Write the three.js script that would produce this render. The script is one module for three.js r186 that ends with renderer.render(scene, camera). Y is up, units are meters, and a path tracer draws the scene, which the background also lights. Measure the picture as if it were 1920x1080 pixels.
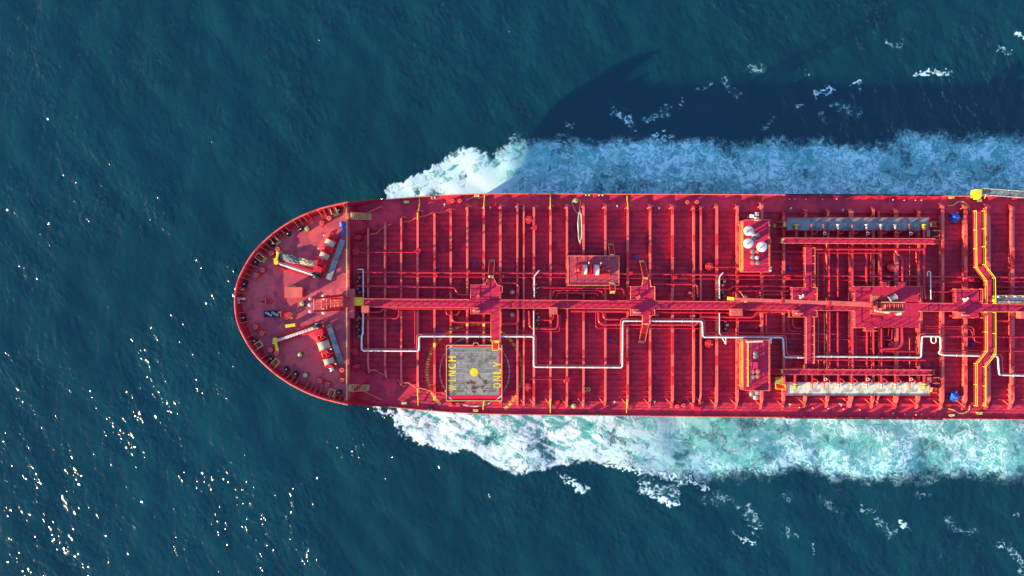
import * as THREE from 'three';
import { mergeGeometries } from 'three/addons/utils/BufferGeometryUtils.js';
import { FontLoader } from 'three/addons/loaders/FontLoader.js';
import { TextGeometry } from 'three/addons/geometries/TextGeometry.js';

// ------------------------------------------------------------------ camera, sky, sun, exposure
const HC = 140;                       // drone height above the main deck (y = 0), metres
const SEA = -12;                      // calm water level
const scene = new THREE.Scene();
const camera = new THREE.PerspectiveCamera(2 * Math.atan(54 / HC) * 180 / Math.PI, 1920 / 1080, 1, 9000);
camera.up.set(0, 0, -1);
camera.position.set(0, HC, 0);
camera.lookAt(0, 0, 0);
const renderer = new THREE.WebGLRenderer({ antialias: true });
renderer.setSize(1024, 576);
renderer.toneMapping = THREE.LinearToneMapping;
renderer.toneMappingExposure = 2.9;
renderer.shadowMap.enabled = true;

const SUN_EL = 14.4 * Math.PI / 180;
const sunDir = new THREE.Vector3(-0.877 * Math.cos(SUN_EL), Math.sin(SUN_EL), 0.48 * Math.cos(SUN_EL)).normalize();
{
  const w = 512, h = 256, d = new Float32Array(w * h * 4), v = new THREE.Vector3();
  for (let j = 0; j < h; j++) for (let i = 0; i < w; i++) {
    const el = ((j + 0.5) / h - 0.5) * Math.PI, az = ((i + 0.5) / w - 0.5) * 2 * Math.PI;
    v.set(Math.cos(el) * Math.cos(az), Math.sin(el), Math.cos(el) * Math.sin(az));
    const up = Math.max(0, v.y), t = Math.pow(1 - up, 2.6), c = Math.max(0, v.dot(sunDir));
    const g = 0.11 * Math.pow(c, 5) + 0.4 * Math.pow(c, 60), o = (j * w + i) * 4;
    d[o] = 0.105 + 0.24 * t + g; d[o + 1] = 0.195 + 0.23 * t + g * 0.84; d[o + 2] = 0.40 + 0.12 * t + g * 0.58; d[o + 3] = 1;
  }
  const tex = new THREE.DataTexture(d, w, h, THREE.RGBAFormat, THREE.FloatType);
  tex.mapping = THREE.EquirectangularReflectionMapping;
  tex.magFilter = THREE.LinearFilter; tex.minFilter = THREE.LinearFilter; tex.needsUpdate = true;
  scene.background = tex; scene.environment = tex;
}
const sun = new THREE.DirectionalLight(new THREE.Color().setRGB(1, 0.79, 0.44), 5);
sun.position.copy(sunDir).multiplyScalar(300);
sun.castShadow = true;
sun.shadow.mapSize.set(4096, 4096);
Object.assign(sun.shadow.camera, { left: -160, right: 160, top: 120, bottom: -120, near: 1, far: 700 });
sun.shadow.bias = -0.0005;
scene.add(sun, sun.target);

// ------------------------------------------------------------------ small maths
function mulberry(a) { return () => { a |= 0; a = a + 0x6D2B79F5 | 0; let t = Math.imul(a ^ a >>> 15, 1 | a); t = t + Math.imul(t ^ t >>> 7, 61 | t) ^ t; return ((t ^ t >>> 14) >>> 0) / 4294967296; }; }
const rnd = mulberry(7);
const RT = new Float32Array(65536); { const r = mulberry(99); for (let i = 0; i < 65536; i++) RT[i] = r(); }
function noise(x, y) {                 // value noise, 256-cell period, 0..1
  const xi = Math.floor(x), yi = Math.floor(y), fx = x - xi, fy = y - yi;
  const u = fx * fx * fx * (fx * (fx * 6 - 15) + 10), v = fy * fy * fy * (fy * (fy * 6 - 15) + 10);
  const a = xi & 255, b = (xi + 1) & 255, c = (yi & 255) << 8, e = ((yi + 1) & 255) << 8;
  const p = RT[a + c], q = RT[b + c], r = RT[a + e], s = RT[b + e];
  return p + (q - p) * u + (r - p) * v + (p - q - r + s) * u * v;
}
function fbm(x, y, n) { let s = 0, a = 0.5, t = 0; for (let i = 0; i < n; i++) { s += a * noise(x, y); t += a; a *= 0.5; const k = x; x = 1.62 * x + 1.18 * y + 17.3; y = 1.62 * y - 1.18 * k + 5.1; } return s / t; }
const sstep = (a, b, x) => { const t = Math.min(1, Math.max(0, (x - a) / (b - a))); return t * t * (3 - 2 * t); };
const lerp = (a, b, t) => a + (b - a) * t;
function table(list) { return (x) => { if (x <= list[0][0]) return list[0][1]; for (let i = 1; i < list.length; i++) if (x <= list[i][0]) return lerp(list[i - 1][1], list[i][1], (x - list[i - 1][0]) / (list[i][0] - list[i - 1][0])); return list[list.length - 1][1]; }; }

// plan coordinates: tenths of a metre on the main deck, measured on the drone picture; P gives the point in metres at height h
const P = (px, py, h = 0) => new THREE.Vector3((px - 960) * 0.1 * (HC - h) / HC, h, (py - 540) * 0.1 * (HC - h) / HC);
const cy = (px) => 567.5 + (px - 655) * 0.0078;         // the ship's centre line

// ------------------------------------------------------------------ materials
function grainTexture(seed, lo, hi, fn) {
  const n = 512, d = new Uint8Array(n * n * 4);
  for (let j = 0; j < n; j++) for (let i = 0; i < n; i++) {
    const x = i / n, y = j / n, k = fn(x, y), o = (j * n + i) * 4;
    for (let c = 0; c < 3; c++) d[o + c] = Math.max(0, Math.min(255, 255 * (lo[c] + (hi[c] - lo[c]) * k)));
    d[o + 3] = 255;
  }
  const t = new THREE.DataTexture(d, n, n); t.wrapS = t.wrapT = THREE.RepeatWrapping; t.magFilter = THREE.LinearFilter; t.colorSpace = THREE.SRGBColorSpace; t.needsUpdate = true;
  return t;
}
const tileN = (x, y, f, s) => {        // fbm blended over the tile edge so that it repeats without a seam
  const g = (a, b) => fbm(a * f + s, b * f + s * 1.7, 5);
  const u = sstep(0.75, 1, x), v = sstep(0.75, 1, y);
  return lerp(lerp(g(x, y), g(x - 1, y), u), lerp(g(x, y - 1), g(x - 1, y - 1), u), v);
};
const paintGrain = grainTexture(1, [0.70, 0.66, 0.68], [1, 1, 1], (x, y) => 0.42 + 0.62 * tileN(x, y, 9, 3) + 0.30 * (tileN(x, y, 60, 31) - 0.5) - 0.14 * sstep(0.60, 0.72, tileN(x, y, 22, 11)));
paintGrain.repeat.set(1 / 14, 1 / 14);
const plateGrain = grainTexture(2, [0.62, 0.60, 0.58], [1, 1, 1], (x, y) => 0.25 + 0.8 * tileN(x, y, 14, 5) - 0.35 * sstep(0.58, 0.66, tileN(x, y, 8, 21)));
plateGrain.repeat.set(1 / 6, 1 / 6);
const rustGrain = grainTexture(3, [0.60, 0.46, 0.40], [1, 1, 1], (x, y) => 1.15 - 1.3 * sstep(0.5, 0.66, tileN(x, y, 9, 8)) * (0.35 + tileN(x, y, 40, 2)));
rustGrain.repeat.set(1 / 9, 1 / 9);
const touchUp = grainTexture(4, [0.92, 0.50, 0.62], [1, 1, 1], (x, y) => 1.05 - sstep(0.575, 0.61, tileN(x, y, 11, 41)) - 0.25 * (tileN(x, y, 50, 13) - 0.4));
touchUp.repeat.set(1 / 18, 1 / 18);
const deckGrain = grainTexture(5, [0.66, 0.66, 0.86], [1, 1, 1], (x, y) => 0.95 - 0.42 * sstep(0.52, 0.60, tileN(x, y, 8, 61)) - 0.5 * (tileN(x, y, 34, 23) - 0.45) - 0.3 * sstep(0.62, 0.70, tileN(x, y, 30, 71)));
deckGrain.repeat.set(1 / 26, 1 / 26);
function paint(r, g, b, rough = 0.55, map = paintGrain, extra = {}) {
  const m = new THREE.MeshPhysicalMaterial({ roughness: rough, map, specularIntensity: 0.45, ...extra });
  m.color.setRGB(r, g, b); return m;
}
const M = {
  hull: paint(0.50, 0.016, 0.045, 0.5), deck: paint(0.62, 0.032, 0.060, 0.7, deckGrain), fore: paint(0.56, 0.077, 0.088, 0.65, deckGrain), girder: paint(0.64, 0.098, 0.085, 0.6, touchUp),
  stiffShade: paint(0.42, 0.014, 0.04, 0.7), walk: paint(0.53, 0.019, 0.066, 0.7), pipe: paint(0.56, 0.013, 0.034, 0.3, paintGrain, { specularIntensity: 1 }), rail: paint(0.80, 0.17, 0.11, 0.45),  // the longitudinals' red is darkened to paint in the shade line beside them
  red: paint(0.62, 0.014, 0.035, 0.5), scarlet: paint(0.74, 0.014, 0.025, 0.45), pink: paint(0.64, 0.12, 0.10, 0.55), house: paint(0.64, 0.098, 0.085, 0.55),
  orange: paint(0.66, 0.22, 0.06, 0.6, plateGrain), lemon: paint(0.86, 0.76, 0.20, 0.6, plateGrain), yellow: paint(0.80, 0.62, 0.03, 0.5), tan: paint(0.66, 0.42, 0.16, 0.55), white: paint(0.80, 0.80, 0.78, 0.45, plateGrain), cream: paint(0.76, 0.74, 0.62, 0.5, plateGrain),
  grey: paint(0.26, 0.28, 0.30, 0.6, plateGrain), plate: paint(0.36, 0.36, 0.35, 0.6, plateGrain), grate: paint(0.27, 0.255, 0.235, 0.7, plateGrain), rusty: paint(0.26, 0.23, 0.20, 0.75, rustGrain), steel: paint(0.34, 0.36, 0.37, 0.45, plateGrain, { metalness: 0.5 }),
  blue: paint(0.02, 0.11, 0.52, 0.45), dark: paint(0.025, 0.025, 0.03, 0.6), rope: paint(0.62, 0.56, 0.44, 0.9, plateGrain), ropeTan: paint(0.72, 0.56, 0.34, 0.9, plateGrain), ropeGrey: paint(0.22, 0.23, 0.24, 0.9, plateGrain),
  ring: paint(0.85, 0.66, 0.10, 0.7, plateGrain), ringWhite: paint(0.72, 0.66, 0.70, 0.7, plateGrain), rustRed: paint(0.34, 0.05, 0.04, 0.7, rustGrain), olive: paint(0.42, 0.42, 0.07, 0.6), green: paint(0.06, 0.22, 0.10, 0.5),
};

// ------------------------------------------------------------------ geometry helpers (all in world metres)
const UPV = new THREE.Vector3(0, 1, 0), MX = new THREE.Matrix4(), QT = new THREE.Quaternion();
function boxAt(x, y, z, w, h, d, ry = 0, rx = 0, rz = 0) {
  const g = new THREE.BoxGeometry(w, h, d);
  if (ry || rx || rz) g.applyQuaternion(QT.setFromEuler(new THREE.Euler(rx, ry, rz, 'YXZ')));
  return g.translate(x, y, z);
}
function boxPx(x0, y0, x1, y1, h0, h1) {                 // box whose top face covers that plan rectangle
  const a = P(x0, y0, h1), b = P(x1, y1, h1);
  return boxAt((a.x + b.x) / 2, (h0 + h1) / 2, (a.z + b.z) / 2, Math.abs(b.x - a.x), h1 - h0, Math.abs(b.z - a.z));
}
function bar(a, b, w, h = w) {                           // box beam between two points
  const d = b.clone().sub(a), l = d.length(); d.normalize();
  const side = new THREE.Vector3().crossVectors(UPV, d); if (side.lengthSq() < 1e-6) side.set(1, 0, 0); side.normalize();
  const up = new THREE.Vector3().crossVectors(d, side);
  const g = new THREE.BoxGeometry(w, h, l);
  return g.applyMatrix4(MX.makeBasis(side, up, d).setPosition(a.clone().add(b).multiplyScalar(0.5)));
}
function cyl(x, y0, y1, z, r0, r1 = r0, n = 14) { return new THREE.CylinderGeometry(r1, r0, y1 - y0, n).translate(x, (y0 + y1) / 2, z); }
function cylBetween(a, b, r, n = 12, r1 = r) {
  const d = b.clone().sub(a), l = d.length();
  return new THREE.CylinderGeometry(r1, r, l, n).applyQuaternion(QT.setFromUnitVectors(UPV, d.normalize())).translate((a.x + b.x) / 2, (a.y + b.y) / 2, (a.z + b.z) / 2);
}
function fillet(pts, rad, steps = 4) {
  const out = [pts[0].clone()];
  for (let i = 1; i < pts.length - 1; i++) {
    const a = pts[i - 1], p = pts[i], b = pts[i + 1], u = a.clone().sub(p), v = b.clone().sub(p), lu = u.length(), lv = v.length();
    const k = Math.min(rad, lu * 0.48, lv * 0.48); u.setLength(k); v.setLength(k);
    const s = p.clone().add(u), e = p.clone().add(v);
    for (let j = 0; j <= steps; j++) { const t = j / steps; out.push(s.clone().multiplyScalar((1 - t) * (1 - t)).addScaledVector(p, 2 * t * (1 - t)).addScaledVector(e, t * t)); }
  }
  out.push(pts[pts.length - 1].clone()); return out;
}
function sweep(pts, r, n = 8, rad = 0, cap = true) {     // continuous tube along a polyline
  const q = rad ? fillet(pts, rad) : pts, pos = [], idx = [];
  let nrm = null;
  for (let i = 0; i < q.length; i++) {
    const t = (i ? q[i].clone().sub(q[i - 1]).normalize() : new THREE.Vector3()).add(i < q.length - 1 ? q[i + 1].clone().sub(q[i]).normalize() : new THREE.Vector3()).normalize();
    if (!nrm) { nrm = new THREE.Vector3().crossVectors(Math.abs(t.y) > 0.9 ? new THREE.Vector3(1, 0, 0) : UPV, t); }
    nrm.addScaledVector(t, -nrm.dot(t)).normalize();
    const b = new THREE.Vector3().crossVectors(t, nrm);
    for (let j = 0; j < n; j++) { const a = j / n * 2 * Math.PI, c = Math.cos(a) * r, s = Math.sin(a) * r; pos.push(q[i].x + nrm.x * c + b.x * s, q[i].y + nrm.y * c + b.y * s, q[i].z + nrm.z * c + b.z * s); }
  }
  for (let i = 0; i < q.length - 1; i++) for (let j = 0; j < n; j++) { const a = i * n + j, b = i * n + (j + 1) % n; idx.push(a, b, a + n, b, b + n, a + n); }
  if (cap) for (const [o, f] of [[0, 1], [(q.length - 1) * n, 0]]) for (let j = 1; j < n - 1; j++) f ? idx.push(o, o + j + 1, o + j) : idx.push(o, o + j, o + j + 1);
  const g = new THREE.BufferGeometry(); g.setAttribute('position', new THREE.Float32BufferAttribute(pos, 3)); g.setIndex(idx); g.computeVertexNormals(); return g;
}
function boxUV(g) {                                      // uv in metres from the face's main axis
  const p = g.attributes.position, n = g.attributes.normal, uv = new Float32Array(p.count * 2);
  for (let i = 0; i < p.count; i++) {
    const ax = Math.abs(n.getX(i)), ay = Math.abs(n.getY(i)), az = Math.abs(n.getZ(i)), x = p.getX(i), y = p.getY(i), z = p.getZ(i);
    if (ay >= ax && ay >= az) { uv[2 * i] = x; uv[2 * i + 1] = z; } else if (ax > az) { uv[2 * i] = y; uv[2 * i + 1] = z; } else { uv[2 * i] = x; uv[2 * i + 1] = y; }
  }
  g.setAttribute('uv', new THREE.BufferAttribute(uv, 2)); return g;
}
function join(list) {
  list = [list].flat(3).map((g) => { const k = g.index ? g.toNonIndexed() : g.clone(); for (const a of Object.keys(k.attributes)) if (a !== 'position' && a !== 'normal') k.deleteAttribute(a); return k; });
  return boxUV(list.length > 1 ? mergeGeometries(list) : list[0]);
}
const used = new Map();
function numbered(name) { const k = used.get(name) || 0; used.set(name, k + 1); return k ? `${name}_${String(k).padStart(3, '0')}` : name; }
function shade(o) { o.traverse((c) => { if (c.isMesh) { c.castShadow = true; c.receiveShadow = true; } }); return o; }
function thing(name, label, category, base, group) {
  const o = new THREE.Group(); o.name = numbered(name); o.position.copy(base); o.userData = { label, category };
  if (group) o.userData.group = group; scene.add(o); return o;
}
function worldOf(o) { const v = new THREE.Vector3(); for (let p = o; p && p !== scene; p = p.parent) v.add(p.position); return v; }
function part(name, geos, mat, parent, label) {          // world geometry becomes a part of its thing
  const g = join(geos), w = worldOf(parent); g.translate(-w.x, -w.y, -w.z);
  const m = new THREE.Mesh(g, mat); m.name = name; m.castShadow = m.receiveShadow = true; if (label) m.userData.label = label; parent.add(m); return m;
}
function single(name, label, category, geos, mat, base, group) {   // a thing that is one mesh
  const g = join(geos); g.translate(-base.x, -base.y, -base.z);
  const m = new THREE.Mesh(g, mat); m.name = numbered(name); m.position.copy(base); m.castShadow = m.receiveShadow = true;
  m.userData = { label, category }; if (group) m.userData.group = group; scene.add(m); return m;
}
function handrail(pts, o = {}) {                         // posts and two rails along a polyline at floor height
  const { h = 1.05, step = 1.6, r = 0.04, mid = 1, foot = 0 } = o, out = [];
  const lift = (k) => pts.map((p) => p.clone().setY(p.y + k));
  out.push(sweep(lift(h), r, 6)); for (let i = 1; i <= mid; i++) out.push(sweep(lift(h * i / (mid + 1)), r * 0.7, 5));
  for (let i = 0; i < pts.length - 1; i++) {
    const l = pts[i].distanceTo(pts[i + 1]), n = Math.max(1, Math.round(l / step));
    for (let j = i ? 1 : 0; j <= n; j++) { const p = pts[i].clone().lerp(pts[i + 1], j / n); out.push(boxAt(p.x, p.y + (h - foot) / 2, p.z, r * 1.6, h + foot, r * 1.6)); }
  }
  return out;
}

// ------------------------------------------------------------------ sea
const TW = 2048, TH = 1152, X0 = -107, X1 = 126, Z0 = -62, Z1 = 62;
const seaPx = (x) => 960 + x * 10 * HC / (HC - SEA), seaPy = (z) => 540 + z * 10 * HC / (HC - SEA);
const upEdge = table([[680, 384], [705, 371], [740, 349], [790, 324], [830, 302], [855, 280], [885, 274], [905, 284], [930, 291], [950, 270], [968, 246], [990, 252], [1040, 254], [1100, 258], [1200, 254], [1300, 258], [1400, 268], [1480, 256], [1560, 258], [1640, 272], [1700, 240], [1780, 248], [1850, 246], [1930, 250], [2150, 262]]);
const loEdge = table([[690, 752], [705, 760], [740, 790], [780, 826], [820, 847], [856, 852], [880, 846], [905, 862], [935, 884], [965, 890], [1000, 880], [1060, 876], [1110, 870], [1150, 872], [1190, 888], [1230, 896], [1270, 898], [1340, 904], [1400, 900], [1450, 893], [1510, 880], [1560, 896], [1620, 908], [1720, 906], [1820, 900], [1930, 906], [2150, 905]]);
// loose foam: x0, y0, x1, y1, half width, strength, raggedness
const STROKES = [[1150, 195, 1190, 232, 9, 0.8, 1], [1215, 226, 1250, 205, 9, 0.75, 1], [1056, 236, 1076, 231, 2.5, 0.7, 0.4], [1208, 262, 1258, 250, 4, 0.9, 0.5], [1278, 194, 1284, 186, 3, 0.8, 0.4], [1316, 168, 1333, 163, 3, 0.7, 0.4], [1360, 156, 1388, 172, 7, 0.6, 1], [1402, 132, 1430, 118, 9, 0.5, 1.1], [1536, 184, 1542, 166, 3, 0.9, 0.4], [1542, 166, 1557, 159, 3, 1, 0.4], [1596, 151, 1617, 152, 3.5, 0.9, 0.5], [1617, 152, 1621, 172, 3, 0.7, 0.5], [1575, 188, 1614, 212, 10, 0.5, 1.1], [1540, 214, 1556, 230, 8, 0.45, 1.1], [1498, 200, 1506, 202, 4, 0.8, 0.6], [1727, 139, 1745, 134, 4, 1, 0.4], [1745, 134, 1788, 136, 4, 0.9, 0.5], [1788, 133, 1791, 142, 3, 0.9, 0.4], [1508, 138, 1516, 133, 3, 0.6, 0.6], [1906, 66, 1919, 70, 5, 1.1, 0.5], [1880, 96, 1890, 89, 4, 0.8, 0.7], [1672, 74, 1682, 88, 6, 0.5, 1], [1440, 238, 1455, 226, 7, 0.5, 1],
  [1326, 928, 1364, 948, 12, 0.5, 1.1], [1380, 942, 1392, 946, 5, 0.7, 1], [1407, 950, 1417, 976, 7, 0.6, 1.1], [1372, 996, 1392, 1011, 3, 0.8, 0.5], [1390, 1010, 1408, 1013, 5, 1.1, 0.5], [1418, 996, 1426, 982, 5, 0.9, 0.8], [1466, 992, 1492, 1006, 6, 0.5, 1], [1648, 978, 1672, 1000, 11, 0.55, 1.1], [1688, 985, 1700, 994, 4, 1.1, 0.4], [1786, 976, 1814, 994, 13, 0.5, 1.2], [1882, 1014, 1888, 1026, 3, 0.9, 0.5], [1906, 963, 1919, 966, 3, 0.8, 0.5], [1902, 1038, 1919, 1068, 9, 0.7, 1], [1618, 951, 1652, 957, 4, 0.6, 0.9], [1520, 1016, 1526, 1030, 3, 0.6, 0.9], [1722, 926, 1740, 930, 9, 0.5, 1.1], [1545, 935, 1575, 950, 8, 0.45, 1.1], [1460, 925, 1475, 930, 7, 0.45, 1.1],
  [1074, 908, 1094, 919, 5, 1.2, 0.3], [1086, 914, 1099, 924, 8, 1.2, 0.35], [1052, 896, 1068, 905, 3.5, 0.8, 0.6], [1125, 866, 1160, 879, 4, 1.1, 0.3], [1160, 879, 1200, 889, 5, 1.1, 0.3], [1200, 889, 1276, 895, 4, 1, 0.4], [1286, 899, 1330, 908, 4, 1.1, 0.3], [1198, 908, 1222, 930, 3, 1, 0.3], [1222, 932, 1240, 942, 5, 1.2, 0.25], [1240, 942, 1266, 946, 5, 1.2, 0.25], [1212, 912, 1258, 928, 16, 0.75, 1], [1262, 905, 1285, 900, 8, 0.6, 1], [700, 760, 780, 824, 7, 1, 0.3], [780, 826, 862, 850, 7, 1.1, 0.3]];
const rid2 = (x, y) => 1 - Math.abs(2 * noise(x, y) - 1);
const foamA = new Float32Array(TW * TH), aerA = new Float32Array(TW * TH), freshA = new Float32Array(TW * TH).fill(1);
{
  const px0 = seaPx(X0), py0 = seaPy(Z0), dx = (seaPx(X1) - px0) / TW, dy = (seaPy(Z1) - py0) / TH;
  for (let j = 0; j < TH; j++) for (let i = 0; i < TW; i++) {
    const px = px0 + (i + 0.5) * dx, py = py0 + (j + 0.5) * dy, k = j * TW + i;
    if (px < 660 || py < 40) continue;
    const upper = py < 570;
    const w1 = fbm(px / 34, py / 34, 4) - 0.5, w2 = fbm(px / 34 + 40, py / 34 + 90, 4) - 0.5;
    const wx = px + 30 * w1, wy = py + 26 * w2;
    const fine = fbm(px / 7 + 3, py / 7 + 9, 4) - 0.5;
    const end = 1 - sstep(1985, 2070, px + 60 * w1);
    let t, fresh;
    if (upper) { const e = upEdge(wx + 8 * fine); t = e > 358 ? 9 : (363 - (wy + 14 * fine)) / (363 - e); fresh = 1 - sstep(880, 1060, px + 50 * w1); }
    else { const e = loEdge(wx + 8 * fine); t = e < 787 ? 9 : (wy + 14 * fine - 782) / (e - 782); fresh = 1 - sstep(1020, 1480, px + 90 * w2); }
    const inX = upper ? sstep(690, 712, wx) : sstep(690, 712, wx);
    let dens = (1 - sstep(0.80 - 0.12 * fresh * 0, 1.04, t)) * inX * end;
    if (dens > 0.001) {
      // filament web (ridged, warped) and billows
      const ax = px + 22 * (fbm(px / 22 + 7, py / 22, 3) - 0.5) + 9 * (noise(px / 6, py / 6) - 0.5), ay = py + 22 * (fbm(px / 22 + 51, py / 22 + 13, 3) - 0.5) + 9 * (noise(px / 6 + 31, py / 6 + 7) - 0.5);
      const rid = (x, y) => 1 - Math.abs(2 * noise(x, y) - 1);
      const r1 = rid(ax / 11, ay / 8.5), r2 = rid(ax / 5.2 + 9, ay / 4.2 + 4), r3 = rid(ax / 2.7 + 2, ay / 2.3 + 8);
      const web = 0.62 * Math.pow(r1, 6) + 0.62 * Math.pow(r2, 5) * (0.35 + 0.8 * r1) + 0.34 * Math.pow(r3, 4) * (0.25 + r2);
      const big = fbm(px / 60 + 5, py / 40 + 2, 3), mid = fbm(ax / 17 + 1, ay / 14 + 3, 4), fin = fbm(ax / 5 + 3, ay / 4 + 11, 3);
      const streak = fbm((px + (upper ? -0.9 : 0.9) * py) / 44 + 2, (py + (upper ? 0.5 : -0.5) * px) / 9, 4);
      const old = 1 - fresh;
      const rim = upper ? sstep(0.0, 0.5, t) : 1;
      const pat = 1.25 * (mid - 0.5) * 2 + 1.15 * (streak - 0.5) * 2 + 0.8 * (fin - 0.5) * 2 + 0.9 * (web - 0.28);
      let f = fresh * sstep(-0.55, 1.0, pat + (upper ? 0.72 : 0.26 + 0.25 * sstep(1050, 760, px)) + (upper ? 0.1 : 0.65) * sstep(0.60, 0.95, t) - (upper ? 0 : 0.25 * (1 - sstep(0.0, 0.25, t)))) * sstep(0, 0.35, dens);
      f = Math.max(f, old * dens * (upper ? 0.95 : 1) * Math.min(1, web * ((upper ? 0.75 : 0.45) + 1.35 * sstep(0.36, 0.66, big)) + (upper ? 0.0 : 0.8) * sstep(0.46, 0.72, 0.6 * mid + 0.4 * fin) * sstep(0.36, 0.60, big) * sstep(1850, 1150, px)));
      const edgeBreak = sstep(0.70, 1, t) * (upper ? 1 : lerp(1, 0.35, fresh));
      f *= 1 - edgeBreak * (1 - sstep(0.40, 0.60, 0.5 * web + 0.45 * mid + 0.25 * fin + 0.06));
      foamA[k] = Math.min(1, f); freshA[k] = fresh;
      const hole = sstep(0.36, 0.56, mid * 0.6 + big * 0.5 + 0.04);
      aerA[k] = dens * (0.30 + 0.70 * hole) * (1 - sstep(0.78, 1.0, t)) * (0.75 + 0.25 * streak) * (upper ? 0.75 + 0.25 * rim : 1);
    }
    for (const s of STROKES) {
      if (px < Math.min(s[0], s[2]) - 40 || px > Math.max(s[0], s[2]) + 40 || py < Math.min(s[1], s[3]) - 40 || py > Math.max(s[1], s[3]) + 40) continue;
      const qx = px + 34 * w1 + 12 * fine, qy = py + 34 * w2 + 12 * (noise(px / 4, py / 4 + 60) - 0.5), vx = s[2] - s[0], vy = s[3] - s[1];
      const h = Math.min(1, Math.max(0, ((qx - s[0]) * vx + (qy - s[1]) * vy) / (vx * vx + vy * vy + 1e-6)));
      const d = Math.hypot(qx - s[0] - vx * h, qy - s[1] - vy * h) / s[4];
      if (d > 1.3) continue;
      const rag = rid2(px / 7.5 + 80 + w1, py / 6 + 20) * 0.6 + rid2(px / 3.4 + 8, py / 3 + 44 + w2) * 0.4, soft = 1 - sstep(0.15, 1.3, d);
      const v = s[5] * soft + (rag - 0.66) * lerp(0.6, 2.2, Math.min(1, s[6])) - lerp(0, 0.28, Math.min(1, s[6]));
      aerA[k] = Math.max(aerA[k], 0.20 * s[5] * soft * (0.3 + 0.7 * rag));
      foamA[k] = Math.max(foamA[k], Math.min(1, s[5]) * sstep(0.12, 1.0, v) * sstep(0, 0.4, soft));
    }
  }
}
function seaTexture(fn, color) {
  const d = new Uint8Array(TW * TH * 4), c = [0, 0, 0];
  for (let j = 0; j < TH; j++) for (let i = 0; i < TW; i++) { fn(i, j, j * TW + i, c); const o = (j * TW + i) * 4; d[o] = c[0]; d[o + 1] = c[1]; d[o + 2] = c[2]; d[o + 3] = 255; }
  const t = new THREE.DataTexture(d, TW, TH); t.wrapS = t.wrapT = THREE.ClampToEdgeWrapping; t.magFilter = THREE.LinearFilter; t.needsUpdate = true;
  if (color) t.colorSpace = THREE.SRGBColorSpace; return t;
}
const enc = (v) => 255 * (v <= 0.0031308 ? 12.92 * v : 1.055 * Math.pow(v, 1 / 2.4) - 0.055);
const WATER = [0.0020, 0.040, 0.056];
const DXM = (X1 - X0) / TW, DZM = (Z1 - Z0) / TH;
const edgeFade = (i, j) => Math.min(1, i / 40, (TW - 1 - i) / 40, j / 40, (TH - 1 - j) / 40);
const seaColor = seaTexture((i, j, k, c) => {
  const x = X0 + i * DXM, z = Z0 + j * DZM, f = foamA[k], a = aerA[k], n = 0.88 + 0.24 * fbm(x / 34, z / 26, 3), q = freshA[k];
  const e = edgeFade(i, j), v = lerp(1, n, e);
  let r = WATER[0] * v, g = WATER[1] * v, b = WATER[2] * v;
  r = lerp(r, 0.11, a); g = lerp(g, 0.45, a); b = lerp(b, 0.42, a);
  c[0] = enc(lerp(r, lerp(0.68, 0.86, q), f)); c[1] = enc(lerp(g, lerp(0.86, 0.88, q), f)); c[2] = enc(lerp(b, lerp(0.86, 0.87, q), f));
}, true);
const rippleGust = (x, z) => 0.62 + 0.75 * sstep(0.28, 0.72, fbm(x / 15 + 3, z / 15, 4));
const foamBump = seaTexture((i, j, k, c) => {
  const x = X0 + i * DXM, z = Z0 + j * DZM, u = 0.877 * x - 0.48 * z, w = 0.48 * x + 0.877 * z, calm = Math.max(0, 1 - 0.9 * aerA[k] - foamA[k]);
  const swell = (fbm(u / 1.15 + 20, w / 1.9, 3) - 0.5) * 1.1 + (noise(u / 0.5, w / 0.75 + 33) - 0.5) * 0.42;
  c[0] = c[1] = c[2] = Math.max(0, Math.min(255, 90 + edgeFade(i, j) * (110 * foamA[k] + 60 * aerA[k] * fbm(x / 0.9, z / 0.9, 3) + 215 * swell * rippleGust(x, z) * calm)));
});
const seaBump = seaTexture((i, j, k, c) => {
  const x = X0 + i * DXM, z = Z0 + j * DZM;
  const u = 0.877 * x - 0.48 * z, w = 0.48 * x + 0.877 * z;               // along and across the wind
  const gust = rippleGust(x, z);
  const rip = (noise(u / 0.62, w / 0.95) - 0.5) * 0.62 + (noise(u / 0.30 + 50, w / 0.45 + 9) - 0.5) * 0.40 + (noise(u / 1.25 + 7, w / 1.7 + 70) - 0.5) * 0.45;
  const calm = Math.max(0, 1 - 0.7 * aerA[k] - 0.8 * foamA[k]) * (0.58 + 0.9 * sstep(0.40, 0.74, fbm(u / 2.2 + 60, w / 4.5 + 3, 3)));
  c[0] = c[1] = c[2] = Math.max(0, Math.min(255, 128 + edgeFade(i, j) * 180 * rip * gust * calm));
});
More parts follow.
